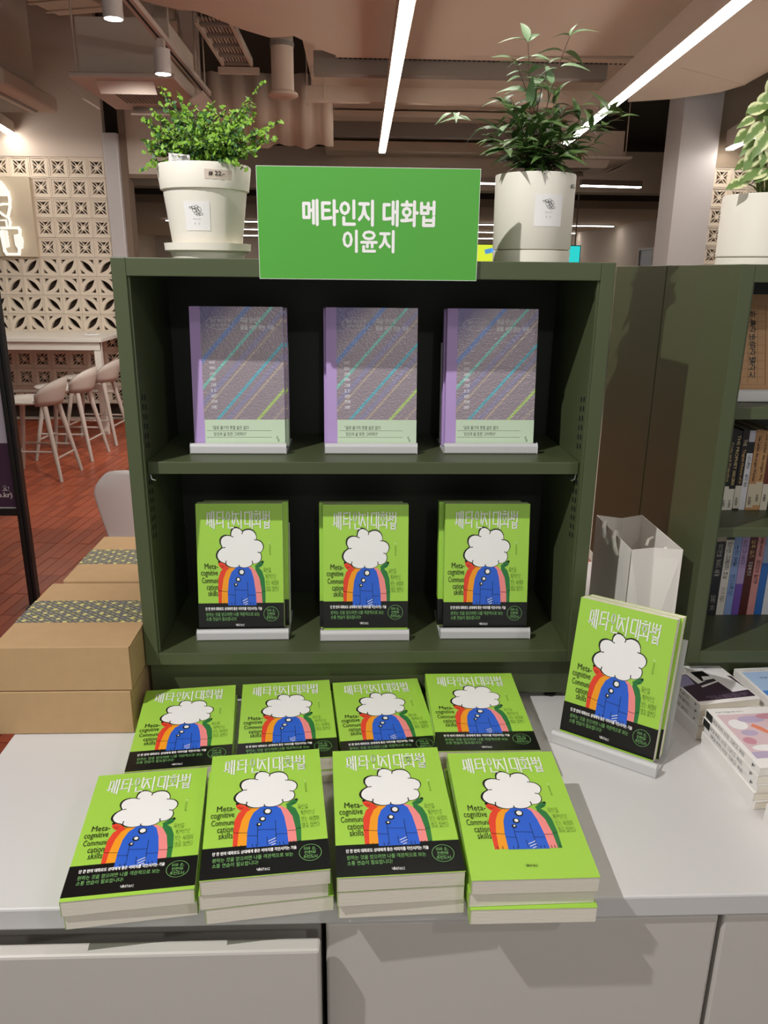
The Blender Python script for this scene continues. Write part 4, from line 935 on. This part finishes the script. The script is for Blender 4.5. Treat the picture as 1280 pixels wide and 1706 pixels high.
def plant_tag(t, p, w, h, rz, lines, tilt=0.0):
    mb = MB().box(-w/2, -0.0004, 0, w/2, 0.0004, h).box(-.003, -.0004, -.03, .003, .0004, 0); o = mb.build('plant_tag', M_paper, t, loc=p, rot=(0, tilt, rz), bevel=0.0003)
    k = MB()
    for i, s in enumerate(lines): text(k, s, -w*0.36, h-0.0062-0.0045*i, w*0.36, h-0.003-0.0045*i, 0.0006, 0, .02, Mv)
    k.build('tag_writing', M_ink, o)
# leaf materials
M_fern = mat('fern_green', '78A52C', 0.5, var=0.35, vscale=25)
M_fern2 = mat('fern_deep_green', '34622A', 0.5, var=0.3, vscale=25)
M_stem = mat('fern_black_stem', '2A1712', 0.5)
M_nan = mat('nandina_green', '4E6B35', 0.42, var=0.35, vscale=30)
M_nan2 = mat('nandina_pale_green', '7D9C70', 0.45, var=0.2, vscale=30)
M_nstem = mat('nandina_stem', '5A3B2C', 0.6)

def fan_leaf(mb, c, d, up, s, m=0):
    d = d.normalized(); side = d.cross(up).normalized(); nn = side.cross(d)
    pts = [c]
    for i in range(7):
        a = R_(-68+136*i/6); r = s*(1.0 if i % 2 == 0 else 0.9); pts.append(c+d*math.cos(a)*r+side*math.sin(a)*r+nn*(abs(i-3)/3)**2*s*0.18)
    mb.add(pts, [(0, i, i+1) for i in range(1, 7)], m)
def fern(t, base, tips):
    r = random.Random(11)
    for tip, scale, dense in tips:
        mb = MB(); mid = base*0.5+tip*0.5+Vector((r.uniform(-.01, .01), r.uniform(-.01, .01), 0.022*scale))
        path = [base*(1-s)**2+mid*2*s*(1-s)+tip*s*s for s in [i/9 for i in range(10)]]
        mb.tube(path, [0.0011-0.00007*i for i in range(10)], 5, 1)
        for i in range(3, 10):
            for sgn in (-1, 1):
                tdir = (path[min(i+1, 9)]-path[i-1]).normalized(); sd = tdir.cross(Vector((0, 0, 1)))
                if sd.length < .1: sd = Vector((1, 0, 0))
                sd.normalize(); q = (sd*sgn+tdir*0.5+Vector((0, r.uniform(-.6, .3), r.uniform(-.2, .6)))).normalized()
                L = 0.030*scale*(1-(i-3)/9.5)*r.uniform(.7, 1.2)
                n = max(2, int(dense*(L/0.0040)))
                mb.tube([path[i], path[i]+q*L], 0.0004, 4, 1, False)
                for j in range(n):
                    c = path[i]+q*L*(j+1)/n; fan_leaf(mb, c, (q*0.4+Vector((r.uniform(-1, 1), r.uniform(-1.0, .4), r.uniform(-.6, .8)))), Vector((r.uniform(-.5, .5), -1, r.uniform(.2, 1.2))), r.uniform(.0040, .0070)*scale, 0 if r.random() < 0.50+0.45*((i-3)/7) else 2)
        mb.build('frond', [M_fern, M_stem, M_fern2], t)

# left: collared pot with saucer and maidenhair fern
t = thing('potted_fern', 'maidenhair fern in a cream collared pot with saucer, left of the green sign', 'potted plant', (-0.268, 0.12, 0.7972))
sa = MB().lathe([(0, 0), (0.060, 0), (0.0625, 0.010), (0.0715, 0.013), (0.0725, 0.0245), (0.0705, 0.0245), (0.068, 0.0165), (0.058, 0.012), (0, 0.012)]).build('saucer', M_pot, t); smooth_by_angle(sa)
po = MB().lathe([(0, 0.0125), (0.0555, 0.0125), (0.0585, 0.025), (0.0685, 0.106), (0.0725, 0.1075), (0.0768, 0.143), (0.0755, 0.1455), (0.0725, 0.1450), (0.070, 0.125), (0, 0.124)]).build('pot', M_pot, t); smooth_by_angle(po)
MB().lathe([(0, 0.1275), (0.04, 0.129), (0.0700, 0.1262)], n=28).build('soil', M_soil, t)
rz = lambda z: 0.0585+(z-0.025)*(0.01/0.081)
rz2 = lambda z: 0.0725+(z-0.1075)*(0.0043/0.0355)
mbk = MB(); sticker_patch(mbk, 0, 0, rz(.043), rz(.087), .043, .087, 248, 285); st = mbk.build('logo_sticker', M_paper, t, smooth=True)
k = MB(); wrap(k, peony, rz, 266, 0.066); k.build('sticker_print', M_ink, st)
mbk = MB(); sticker_patch(mbk, 0, 0, rz2(.119), rz2(.135), .120, .134, 280, 315, .0004); mbk.build('price_sticker', mat('price_tape', 'EAD8CA', 0.7), t, smooth=True)
k = MB(); wrap(k, lambda q: text(q, '# 22.-', -0.0145, -0.003, 0.0115, 0.004, 0, 0, 0.03), rz2, 296, 0.1275); k.build('price_writing', M_ink, t)
plant_tag(t, (-0.030, -0.050, 0.141), 0.033, 0.017, 0.1, ['아디안텀', '고사리'], 0.06)
base = Vector((0, 0, 0.128)); pix = [((300, 160), .0), ((272, 150), .02), ((258, 188), .0), ((247, 205), -.02), ((243, 250), -.04), ((262, 226), -.03), ((278, 178), .03), ((320, 175), .05), ((335, 200), .0), ((352, 175), .02), ((350, 205), -.03), ((365, 182), .04), ((385, 190), .0), ((405, 200), -.02), ((436, 142), .02), ((420, 175), .02), ((414, 195), .04), ((460, 205), .0), ((430, 222), -.03), ((420, 245), -.05), ((300, 240), -.055), ((340, 232), -.06), ((375, 235), -.055), ((390, 215), -.04), ((310, 215), -.04), ((285, 215), -.05), ((330, 190), .06), ((400, 225), .05)]
tips = []
for (u, v), dy in pix: p = onY(u, v+3, 0.12+dy*1.2)-Vector((-0.268, 0.12, 0.7972)); tips.append((p, 1.0 if v > 150 else 0.9, 1.0))
for p, a_, b_ in list(tips)[:22]: tips.append((p*0.86+Vector((rnd.uniform(-.015, .015), rnd.uniform(-.02, .02), rnd.uniform(-.004, .006))), a_, b_))
fern(t, base, tips)

# middle: plain cylinder pot with a leafy nandina
def leaf_mesh(name, m, n=5, wid=0.3, droop=0.25, fold=0.25):
    mb = MB(); vs = []
    for i in range(n+1):
        s = i/n; w = wid*math.sin(math.pi*min(1, s**0.8))*(1-0.3*s); z = -droop*s*s
        vs += [(s, -w/2, z+fold*w/2), (s, 0, z), (s, w/2, z+fold*w/2)]
    fs = []
    for i in range(n):
        for a in (0, 1): fs.append((3*i+a, 3*i+3+a, 3*i+4+a, 3*i+1+a))
    return mb.add(vs, fs).mesh(name, m, True)
NL = [leaf_mesh('leaf', M_nan, wid=.42, droop=.35), leaf_mesh('leaf', M_nan, wid=.36, droop=.5), leaf_mesh('leaf', M_nan2, wid=.40, droop=.6), leaf_mesh('leaf', M_nan2, wid=.34, droop=.8)]
def put_leaf(t, me, p, d, up, size):
    d = d.normalized(); y = up.cross(d)
    if y.length < .05: y = Vector((0, 1, 0)).cross(d)
    y.normalize(); z = d.cross(y)
    o = put('leaf', me, t); M = Matrix(((d.x*size, y.x*size, z.x*size, p.x), (d.y*size, y.y*size, z.y*size, p.y), (d.z*size, y.z*size, z.z*size, p.z), (0, 0, 0, 1))); o.matrix_local = M
    return o
PC = Vector((0.287, 0.12, 0.7972))
t = thing('potted_nandina', 'leafy nandina in a smooth cream cylinder pot, right of the green sign', 'potted plant', PC)
pb = MB().lathe([(0, 0), (0.0655, 0), (0.0660, 0.0185), (0.0635, 0.0195), (0, 0.0195)], n=48).build('saucer', M_pot, t); smooth_by_angle(pb)
pp = MB().lathe([(0, 0.0205), (0.0650, 0.0205), (0.0662, 0.022), (0.0673, 0.137), (0.0666, 0.1395), (0.0648, 0.1395), (0.0640, 0.122), (0, 0.121)], n=48).build('pot', M_pot, t); smooth_by_angle(pp)
MB().lathe([(0, 0.126), (0.0642, 0.1235)], n=28).build('soil', M_soil, t)
rz = lambda z: 0.0662+(z-.022)*(.001/.109)
mbk = MB(); sticker_patch(mbk, 0, 0, rz(.05), rz(.1), .056, .106, 259, 300); st = mbk.build('logo_sticker', M_paper, t, smooth=True)
k = MB(); wrap(k, peony, rz, 279, 0.083); k.build('sticker_print', M_ink, st)
k = MB(); wrap(k, lambda q: text(q, '# 21.-', -0.009, -0.003, 0.009, 0.004, 0, 0, 0.03), rz, 324, 0.119); k.build('price_writing', M_ink, t)
plant_tag(t, (-0.004, -0.046, 0.128), 0.026, 0.020, 0.1, ['남천'], 0.55)
r = random.Random(4); basep = Vector((0, 0, 0.12))
stems = [((950, 60), .02, 3), ((880, 70), .0, 3), ((862, 110), -.02, 3), ((915, 105), .04, 3), ((760, 190), -.02, 3), ((838, 170), .0, 2), ((822, 235), -.03, 2), ((1035, 195), .02, 2), ((1000, 180), .05, 2), ((985, 215), -.02, 2), ((935, 190), .03, 2), ((870, 190), -.04, 2), ((850, 215), .02, 2), ((900, 205), -.05, 2), ((945, 225), -.05, 2), ((870, 235), -.055, 2), ((915, 235), -.06, 2), ((960, 250), -.03, 2), ((890, 180), .03, 2), ((925, 160), .0, 2), ((845, 250), -.055, 1), ((905, 262), -.06, 1), ((935, 262), -.06, 1), ((1015, 188), .03, 2), ((965, 200), .02, 2), ((990, 240), -.01, 2), ((920, 205), .05, 2), ((880, 215), .05, 2), ((855, 195), .03, 2), ((830, 215), .02, 2), ((900, 245), -.03, 1), ((880, 255), -.05, 1)]
for (u, v), dy, grade in stems:
    tip = onY(u, v, 0.12+dy)-PC; off = Vector((r.uniform(-.018, .018), r.uniform(-.018, .018), 0)); b0 = basep+off
    mid = b0*0.45+tip*0.55+Vector((-0.25*(tip.x-b0.x), 0, 0.012)); n = 8
    path = [b0*(1-s)**2+mid*2*s*(1-s)+tip*s*s for s in [i/n for i in range(n+1)]]
    MB().tube(path, [0.0013-0.0001*i for i in range(n+1)], 5).build('stem', M_nstem, t)
    L = (tip-b0).length
    pale = v < 130 or u < 790
    for i in range(3 if L > .08 else 2, n+1):
        cnt = 3 if i == n else (1 if (L > .13 and i < 5) else 2)
        for j in range(cnt):
            tang = (path[min(i+1, n)]-path[i-1]).normalized()
            d = tang*(0.9 if i == n else 0.35)+Vector((r.uniform(-1, 1)+(0.8 if j == 0 else -0.8), r.uniform(-1, .5), r.uniform(-.25, .55)))
            put_leaf(t, NL[(2 if pale and i > 4 else 0)+r.randrange(2)], path[i], d, Vector((r.uniform(-.3, .3), r.uniform(-.7, .1), 1)), r.uniform(.028, .046)*(1.1 if pale else 1))

# right: cylinder pot with a variegated plant
M_varg = None
def varieg():
    m = bpy.data.materials.new('variegated_leaf'); m.use_nodes = True; nt = m.node_tree; N = nt.nodes; L = nt.links; b = N['Principled BSDF']; b.inputs['Roughness'].default_value = .45
    tc = N.new('ShaderNodeTexCoord'); sx = N.new('ShaderNodeSeparateXYZ'); L.new(tc.outputs['Generated'], sx.inputs[0])
    a = N.new('ShaderNodeMath'); a.operation = 'SUBTRACT'; a.inputs[1].default_value = .5; L.new(sx.outputs[1], a.inputs[0])
    ab = N.new('ShaderNodeMath'); ab.operation = 'ABSOLUTE'; L.new(a.outputs[0], ab.inputs[0])
    n = N.new('ShaderNodeTexNoise'); n.inputs['Scale'].default_value = 6; L.new(tc.outputs['Generated'], n.inputs['Vector'])
    ad = N.new('ShaderNodeMath'); ad.operation = 'MULTIPLY_ADD'; ad.inputs[1].default_value = 0.35; L.new(n.outputs[0], ad.inputs[0]); L.new(ab.outputs[0], ad.inputs[2])
    cr = N.new('ShaderNodeValToRGB'); L.new(ad.outputs[0], cr.inputs[0]); cr.color_ramp.elements[0].position = .36; cr.color_ramp.elements[0].color = (*lin('6F8A4C'), 1); cr.color_ramp.elements[1].position = .50; cr.color_ramp.elements[1].color = (*lin('D8DCA8'), 1)
    L.new(cr.outputs[0], b.inputs['Base Color']); return m
M_varg = varieg(); VL = [leaf_mesh('leaf', M_varg, 7, .75, .25, .15), leaf_mesh('leaf', M_varg, 7, .62, .45, .2)]
PC = Vector((0.672, 0.09, 0.7972))
t = thing('potted_variegated_plant', 'variegated round-leaved plant in a cream pot at the right edge', 'potted plant', PC)
smooth_by_angle(MB().lathe([(0, 0), (0.066, 0), (0.0665, 0.010), (0.064, 0.011), (0, 0.011)], n=48).build('saucer', M_pot, t))
smooth_by_angle(MB().lathe([(0, 0.012), (0.0655, 0.012), (0.0668, 0.0135), (0.0675, 0.108), (0.0668, 0.1105), (0.065, 0.1105), (0.064, 0.096), (0, 0.095)], n=48).build('pot', M_pot, t))
MB().lathe([(0, 0.099), (0.0642, 0.0965)], n=28).build('soil', M_soil, t)
rz = lambda z: 0.067
mbk = MB(); sticker_patch(mbk, 0, 0, .067, .067, .047, .09, 270, 308); st = mbk.build('logo_sticker', M_paper, t, smooth=True)
k = MB(); wrap(k, peony, rz, 289, 0.068); k.build('sticker_print', M_ink, st)
plant_tag(t, (-0.006, -0.050, 0.106), 0.03, 0.017, 0.05, ['필레아'], 0.0)
r = random.Random(8); basep = Vector((0, 0, 0.1))
lv = [((1262, 180), .0, .034, 25), ((1275, 165), .02, .03, 60), ((1248, 200), -.02, .026, 200), ((1240, 225), -.03, .03, 215), ((1262, 215), -.05, .036, 220), ((1272, 235), -.06, .038, 230), ((1252, 240), -.04, .030, 215), ((1255, 262), -.05, .036, 235), ((1240, 272), -.03, .026, 210), ((1262, 285), -.055, .04, 205), ((1240, 300), -.05, .03, 200), ((1275, 260), -.06, .026, 250), ((1285, 210), -.04, .04, 300), ((1290, 250), -.06, .04, 280), ((1282, 185), .0, .04, 40), ((1300, 175), -.02, .045, 90), ((1310, 215), -.04, .045, 330), ((1315, 260), -.04, .045, 340), ((1275, 290), -.06, .028, 215), ((1300, 285), -.06, .04, 300), ((1330, 240), .0, .045, 10), ((1290, 140), .02, .04, 80), ((1228, 306), -.05, .028, 195)]
for (u, v), dy, sz, ang in lv:
    p = onY(u, v, 0.09+dy)-PC; off = Vector((r.uniform(-.01, .01), r.uniform(-.01, .01), 0)); d = Vector((math.cos(R_(ang)), -0.35, math.sin(R_(ang))*0.9))
    root = p-d.normalized()*sz*0.5
    MB().tube([basep+off, (basep+off)*0.4+root*0.6+Vector((0, 0, .006)), root], [.0016, .0013, .001], 5).build('stem', mat('pilea_stem', '7C8A4E', .6), t)
    put_leaf(t, VL[r.randrange(2)], root, d, Vector((r.uniform(-.3, .3), -1, 0.6)), sz*1.15)

# ------------------------------------------------------------------ books in the right bookshelf
def spine_book(label, group, x, y, z, t_, h, d, base, patches, writing):
    """upright book, spine towards -Y; patches: (z0,z1,colour) fractions; writing: (string, z0, z1, colour)"""
    o = thing('upright_book', label, 'book', (x, y, z), (0, 0, 0), group)
    c = MB().box(0, 0, 0, .0006, d, h).box(t_-.0006, 0, 0, t_, d, h).box(.0006, 0, 0, t_-.0006, .0006, h).build('cover', mat('spine_'+base, base, .45), o)
    MB().box(.0007, .0008, .0005, t_-.0007, d-.001, h-.0005).build('page_block', M_page, o)
    for a, b_, col in patches: MB().box(-.0001, -.0003, a*h, t_+.0001, 0.0, b_*h).build('spine_patch', mat('spine_'+col, col, .45), o)
    k = {}
    Mr = lambda: Matrix(((0, 1, 0, 0), (0, 0, -1, 0), (-1, 0, 0, 0), (0, 0, 0, 1)))      # x -> down, y -> right
    for s, a, b_, col in writing:
        mb = k.setdefault(col, MB()); text(mb, s, -b_*h, t_*0.25, -a*h, t_*0.75, .0006, 0, .015, Mr())
    for col, mb in k.items(): mb.build('spine_writing', mat('ink_'+col, col, .5), c)
R2 = [('161616', .0110, [(0, .30, 'D9D3C3')], [('Pride and Prejudice', .36, .84, 'B8A070'), ('ocelot', .04, .13, '202020')], 'black spine with a gold emblem and cream foot'),
      ('0D0D0D', .0115, [(0, .27, 'D9D3C3')], [('THE PROPHET', .52, .94, 'C9B27C'), ('KAHLIL GIBRAN', .32, .50, 'C9B27C'), ('ocelot', .03, .13, '202020')], 'black spine, gold capital title and cream foot'),
      ('1A1210', .0125, [(0.02, .31, 'CFC8B8')], [('THE', .80, .88, 'D0C0A0'), ('Tragical Historie of H', .34, .76, 'C9A468'), ('ocelot', .06, .16, '202020')], 'dark brown spine with old-style gold title'),
      ('D8D6DA', .0115, [(.72, .86, '17171A'), (.86, 1.0, 'C9C6D0')], [('싯다르타', .52, .70, '2A2A2A'), ('헤르만 헤세', .30, .46, '6A6A6A')], 'white spine with black block near the top'),
      ('B98A5C', .0140, [(.03, .33, 'CFC2A8')], [('Die Leiden des jungen Werther', .36, .92, '4A3020'), ('ocelot', .07, .17, '202020')], 'tan spine, thinner of the two, blackletter title'),
      ('C2935F', .0135, [(.06, .36, 'CFC2A8')], [('Die Leiden des jungen We', .38, .95, '5A3A24'), ('ocelot', .11, .2, '202020')], 'tan spine farther right with blackletter title'),
      ('D9D0BE', .0140, [(.33, 1.0, '6A2E22')], [('ocelot', .11, .2, '202020')], 'cream foot and rust-red upper spine')]
x = 0.6885
for i, (b, th, pt, wr, lb) in enumerate(R2):
    spine_book('book on the middle right shelf: '+lb, 'row of small books on the middle right shelf', x, 0.124+(0.001*(i % 2)), 0.3453, th, 0.158-(.002 if i % 2 else 0), 0.11, b, pt, wr); x += th+.0006
R3 = [('1B1B20', .0195, [(.93, .99, 'A89A84')], [('이스탄불 가이드 세계', .50, .90, 'B9B5AA'), ('알베르 카뮈', .06, .26, '9A968E')], 'wide black spine, leftmost'),
      ('CFCAC0', .0160, [(.95, 1, '2A2A2A')], [('도리언 그레이의 초상', .46, .93, '4A4640'), ('오스카 와일드', .16, .36, '7A766E')], 'off-white spine'),
      ('7F97C4', .0150, [], [('눈의 여왕', .62, .88, '16305E'), ('안데르센', .25, .52, '2E4A80')], 'light blue spine with snow dots'),
      ('6B4CA0', .0150, [(.40, 1, 'A88FB8')], [('노인과 바다', .64, .95, '3A2460')], 'violet spine with paler top half'),
      ('4A1512', .0160, [], [('셜록 홈즈', .72, .95, 'C9A468'), ('주홍색 연구', .50, .68, 'E8E0D8')], 'dark red spine'),
      ('C98A88', .0150, [], [('ROMEO AND JULIET', .74, .99, '5A2020'), ('로미오와 줄리엣', .40, .70, '5A2020')], 'dusty pink spine'),
      ('2C66B0', .0150, [(.66, 1, '8A9AB8')], [], 'bright blue spine'),
      ('D6D6DA', .0150, [], [], 'white spine, farthest right')]
x = 0.7035
for i, (b, th, pt, wr, lb) in enumerate(R3):
    spine_book('book on the bottom right shelf: '+lb, 'row of books on the bottom right shelf', x, 0.149, 0.1118, th, 0.172, 0.115, b, pt, wr); x += th+.0006
# facing manuscript-style book on the top right shelf
t = thing('manuscript_cover_book', 'tan poetry book with brush lettering and grid lines facing out on the top right shelf', 'book', (0.690, 0.085, 0.5745), (R_(-16), 0, 0))
w, h = 0.124, 0.18
M_tan = mat('aged_manuscript_paper', 'BE946A', .7, var=.15, vscale=14)
c = MB().box(-w/2, 0, 0, w/2, .0006, h).build('cover', M_tan, t); MB().box(-w/2+.001, .0007, .001, w/2-.001, .012, h-.001).build('page_block', M_page, t)
k = MB(); tr = 0.031
for i, ch in enumerate('하늘과바람과별과시'): text(k, ch, 0.0015, 0.150-0.0136*i-.0110, 0.0140, 0.150-0.0136*i, .0004, 0, .035, Mv)
k.build('brush_lettering', M_ink, c)
k = MB()
for y in [0.018+0.0142*i for i in range(11)]: stroke(k, [(-0.06, y), (tr, y)], .0004, .0003)
for x in (-.045, -.027, -0.014, -0.001, 0.0165, tr): stroke(k, [(x, 0.018), (x, 0.16)], .0004 if x != tr else .0009, .0003)
k.xf(Mv); k.build('grid_lines', mat('manuscript_red_line', '8A5236', .7), c)
te = thing('book_easel', 'white low easel under the tan manuscript-cover book', 'book stand', (0.702, 0.07, 0.5635))
easel_mesh(0.15, lip=0.0215).build('lip', mat('easel_white', 'E0DEDC', .4), te, bevel=.001); MB().box(-.075, .012, 0, .075, .09, .002).build('base_plate', M_steel, te)

# ------------------------------------------------------------------ white book stacks at the right edge
M_wc = mat('white_book_cover', 'EDEAE6', .45)
def art_room(k, w, h):       # dark plank floor, doorway and pillow
    def q(pts, m, z): k.tess([(-w/2+x*w, y*h) for x, y in pts], z, m)
    q([(0.02, .08), (.98, .08), (.98, .62), (.60, .78), (.02, .78)], 1, .0001); q([(.0, .46), (.26, .50), (.30, .78), (.0, .78)], 4, .00015)
    q([(.32, .50), (.5, .56), (.62, .76), (.3, .8)], 0, .0002); q([(.42, .56), (.66, .56), (.72, .82), (.40, .82)], 2, .00025); q([(.46, .57), (.72, .6), (.66, .66), (.5, .68)], 0, .0003)
    q([(.32, .40), (.72, .52), (.72, .55), (.32, .44)], 0, .0003); q([(.7, .22), (.98, .24), (.86, .98), (.6, .98)], 0, .00035)
    text(k, '대반인', -w/2+.66*w, .84*h, -w/2+.84*w, .92*h, .0005, 2); text(k, '우리는 서로의 집이 되어', -w/2+.2*w, .14*h, -w/2+.9*w, .18*h, .0005, 3); text(k, '조용한 방에 남은 것', -w/2+.25*w, .10*h, -w/2+.85*w, .13*h, .0005, 3)
def art_sea(k, w, h):
    def q(pts, m, z): k.tess([(-w/2+x*w, y*h) for x, y in pts], z, m)
    q([(.05, .05), (1, .05), (1, .88), (.05, .88)], 5, .0001); q([(.05, .05), (1, .05), (1, .35), (.05, .38)], 6, .00015); q([(.3, .45), (.5, .44), (.6, .3), (.8, .28), (1, .2), (1, .5), (.7, .52), (.48, .55), (.32, .56)], 2, .0002)
    q([(.4, .05), (.8, .05), (.9, .3), (.6, .3)], 2, .0002)
    text(k, '잔잔하게 흐르는 시간', -w/2+.1*w, .9*h, -w/2+.6*w, .93*h, .0005, 2); text(k, '바다를 건너온 편지', -w/2+.25*w, .70*h, -w/2+.6*w, .73*h, .0005, 2)
def art_ballet(k, w, h):
    def q(pts, m, z): k.tess([(-w/2+min(1, x)*w, y*h) for x, y in pts], z, m)
    q([(.07, .14), (1, .16), (1, .88), (.07, .88)], 7, .0001); q([(.07, .14), (1, .16), (1, .26), (.07, .24)], 3, .00012)
    for i, (cx, cy, rx, ry) in enumerate(((.25, .70, .13, .09), (.5, .78, .2, .06), (.2, .42, .09, .06), (.34, .30, .2, .05), (.8, .82, .2, .05), (.3, .55, .12, .05))): q(ellipse(cx, cy, rx, ry, 18), (0, 3, 10, 0, 10, 3)[i], .00014+i*1e-5)
    q([(.46, .30), (.52, .25), (.62, .23), (.74, .22), (.88, .24), (.98, .30), (.92, .42), (.84, .54), (.72, .58), (.62, .52), (.54, .42)], 8, .00022)
    for i in range(4): q([(.54+.1*i, .24), (.56+.1*i, .24), (.70+.03*i, .54), (.69+.03*i, .54)], 10, .00025)
    q([(.40, .66), (.46, .70), (.54, .64), (.60, .54), (.66, .50), (.62, .46), (.54, .52), (.48, .58)], 9, .00028); q(ellipse(.74, .64, .06, .05, 14), 9, .00028); q(ellipse(.80, .70, .11, .05, 14), 9, .00026)
    q([(.72, .56), (.86, .46), (.98, .40), (1, .46), (.88, .54), (.78, .61)], 4, .0003)
    text(k, '오늘의 무대를 위한 이야기', -w/2+.08*w, .91*h, -w/2+.5*w, .935*h, .0005, 2)
PAL = [mat('art_white', 'EDEBEA', .4), mat('art_plum_brown', '3A2A38', .35), mat('art_black', '121014', .4), mat('art_lilac', 'B9A9C4', .4), mat('art_slate', '8C86A8', .4), mat('art_sky', 'AFCBEC', .35), mat('art_sea_blue', '4F8BD6', .35), mat('art_rose_mist', 'D9BFC4', .4), mat('art_magenta', 'D83C93', .4), mat('art_coral', 'E58A6C', .4), mat('art_dusty_rose', 'C98F9C', .4)]
def white_stack(n, loc, rz, w, h, th, art, spine, lbl, grp, seed):
    r = random.Random(seed)
    for i in range(n):
        top = i == n-1; a = rz+(0 if top else r.uniform(-.02, .02))
        o = thing('white_book', 'white paperback, '+('top book' if top else ('bottom book' if i == 0 else 'book number %s from the bottom' % ('two three four five six'.split()[i-1])))+lbl, 'book', (loc[0]+(0 if top else r.uniform(-.002, .002)), loc[1]+(0 if top else r.uniform(-.002, .002)), i*(th+.0005)+.0003), (0, 0, a), grp)
        c = put('cover', soft_cover_mesh(w, h, th, M_wc), o); put('page_block', page_mesh(w, h, th), o)
        if top:
            k = MB(); art(k, w, h); k.build('cover_print', PAL, c, loc=(0, 0, th))
        sm = MB(); Mz = Matrix(((0, 0, -1, -w/2-.0002), (-1, 0, 0, 0), (0, 1, 0, 0), (0, 0, 0, 1)))
        if i >= n-3 and spine:
            text(sm, spine, -h*.86, th*.3, -h*.25, th*.75, .0002, 0, .01, Mz); text(sm, 'P', -h*.12, th*.3, -h*.08, th*.7, .0002, 0, .02, Mz)
            if art is art_ballet and i >= n-2: MB().box(-w/2-.0003, h*.86, th*.05, -w/2, h*.985, th*.95).build('spine_patch', M_ink, c)
            sm.build('spine_print', M_ink, c)
ga = math.atan2(-.098+.122, .696-.576)
white_stack(5, (.636, -.118), .16, .117, .132, .0136, art_room, '우리는 조용히 집으로 돌아간다', ' of the stack showing a dark plank floor', 'white books with the dark room cover', 3)
white_stack(5, (.766, -.128), .08, .117, .132, .0136, art_sea, '', ' of the stack showing a blue sea', 'white books with the blue sea cover', 4)
white_stack(5, (.6475, -.308), .06, .118, .165, .0144, art_ballet, '무대 위의 시간 그리고 우리', ' of the stack showing a pink dancer', 'white books with the pink dancer cover', 6)
white_stack(2, (.656, -.500), .02, .12, .165, .015, art_sea, '', ' of the low stack at the lower right edge', 'low stack at the right edge', 7)
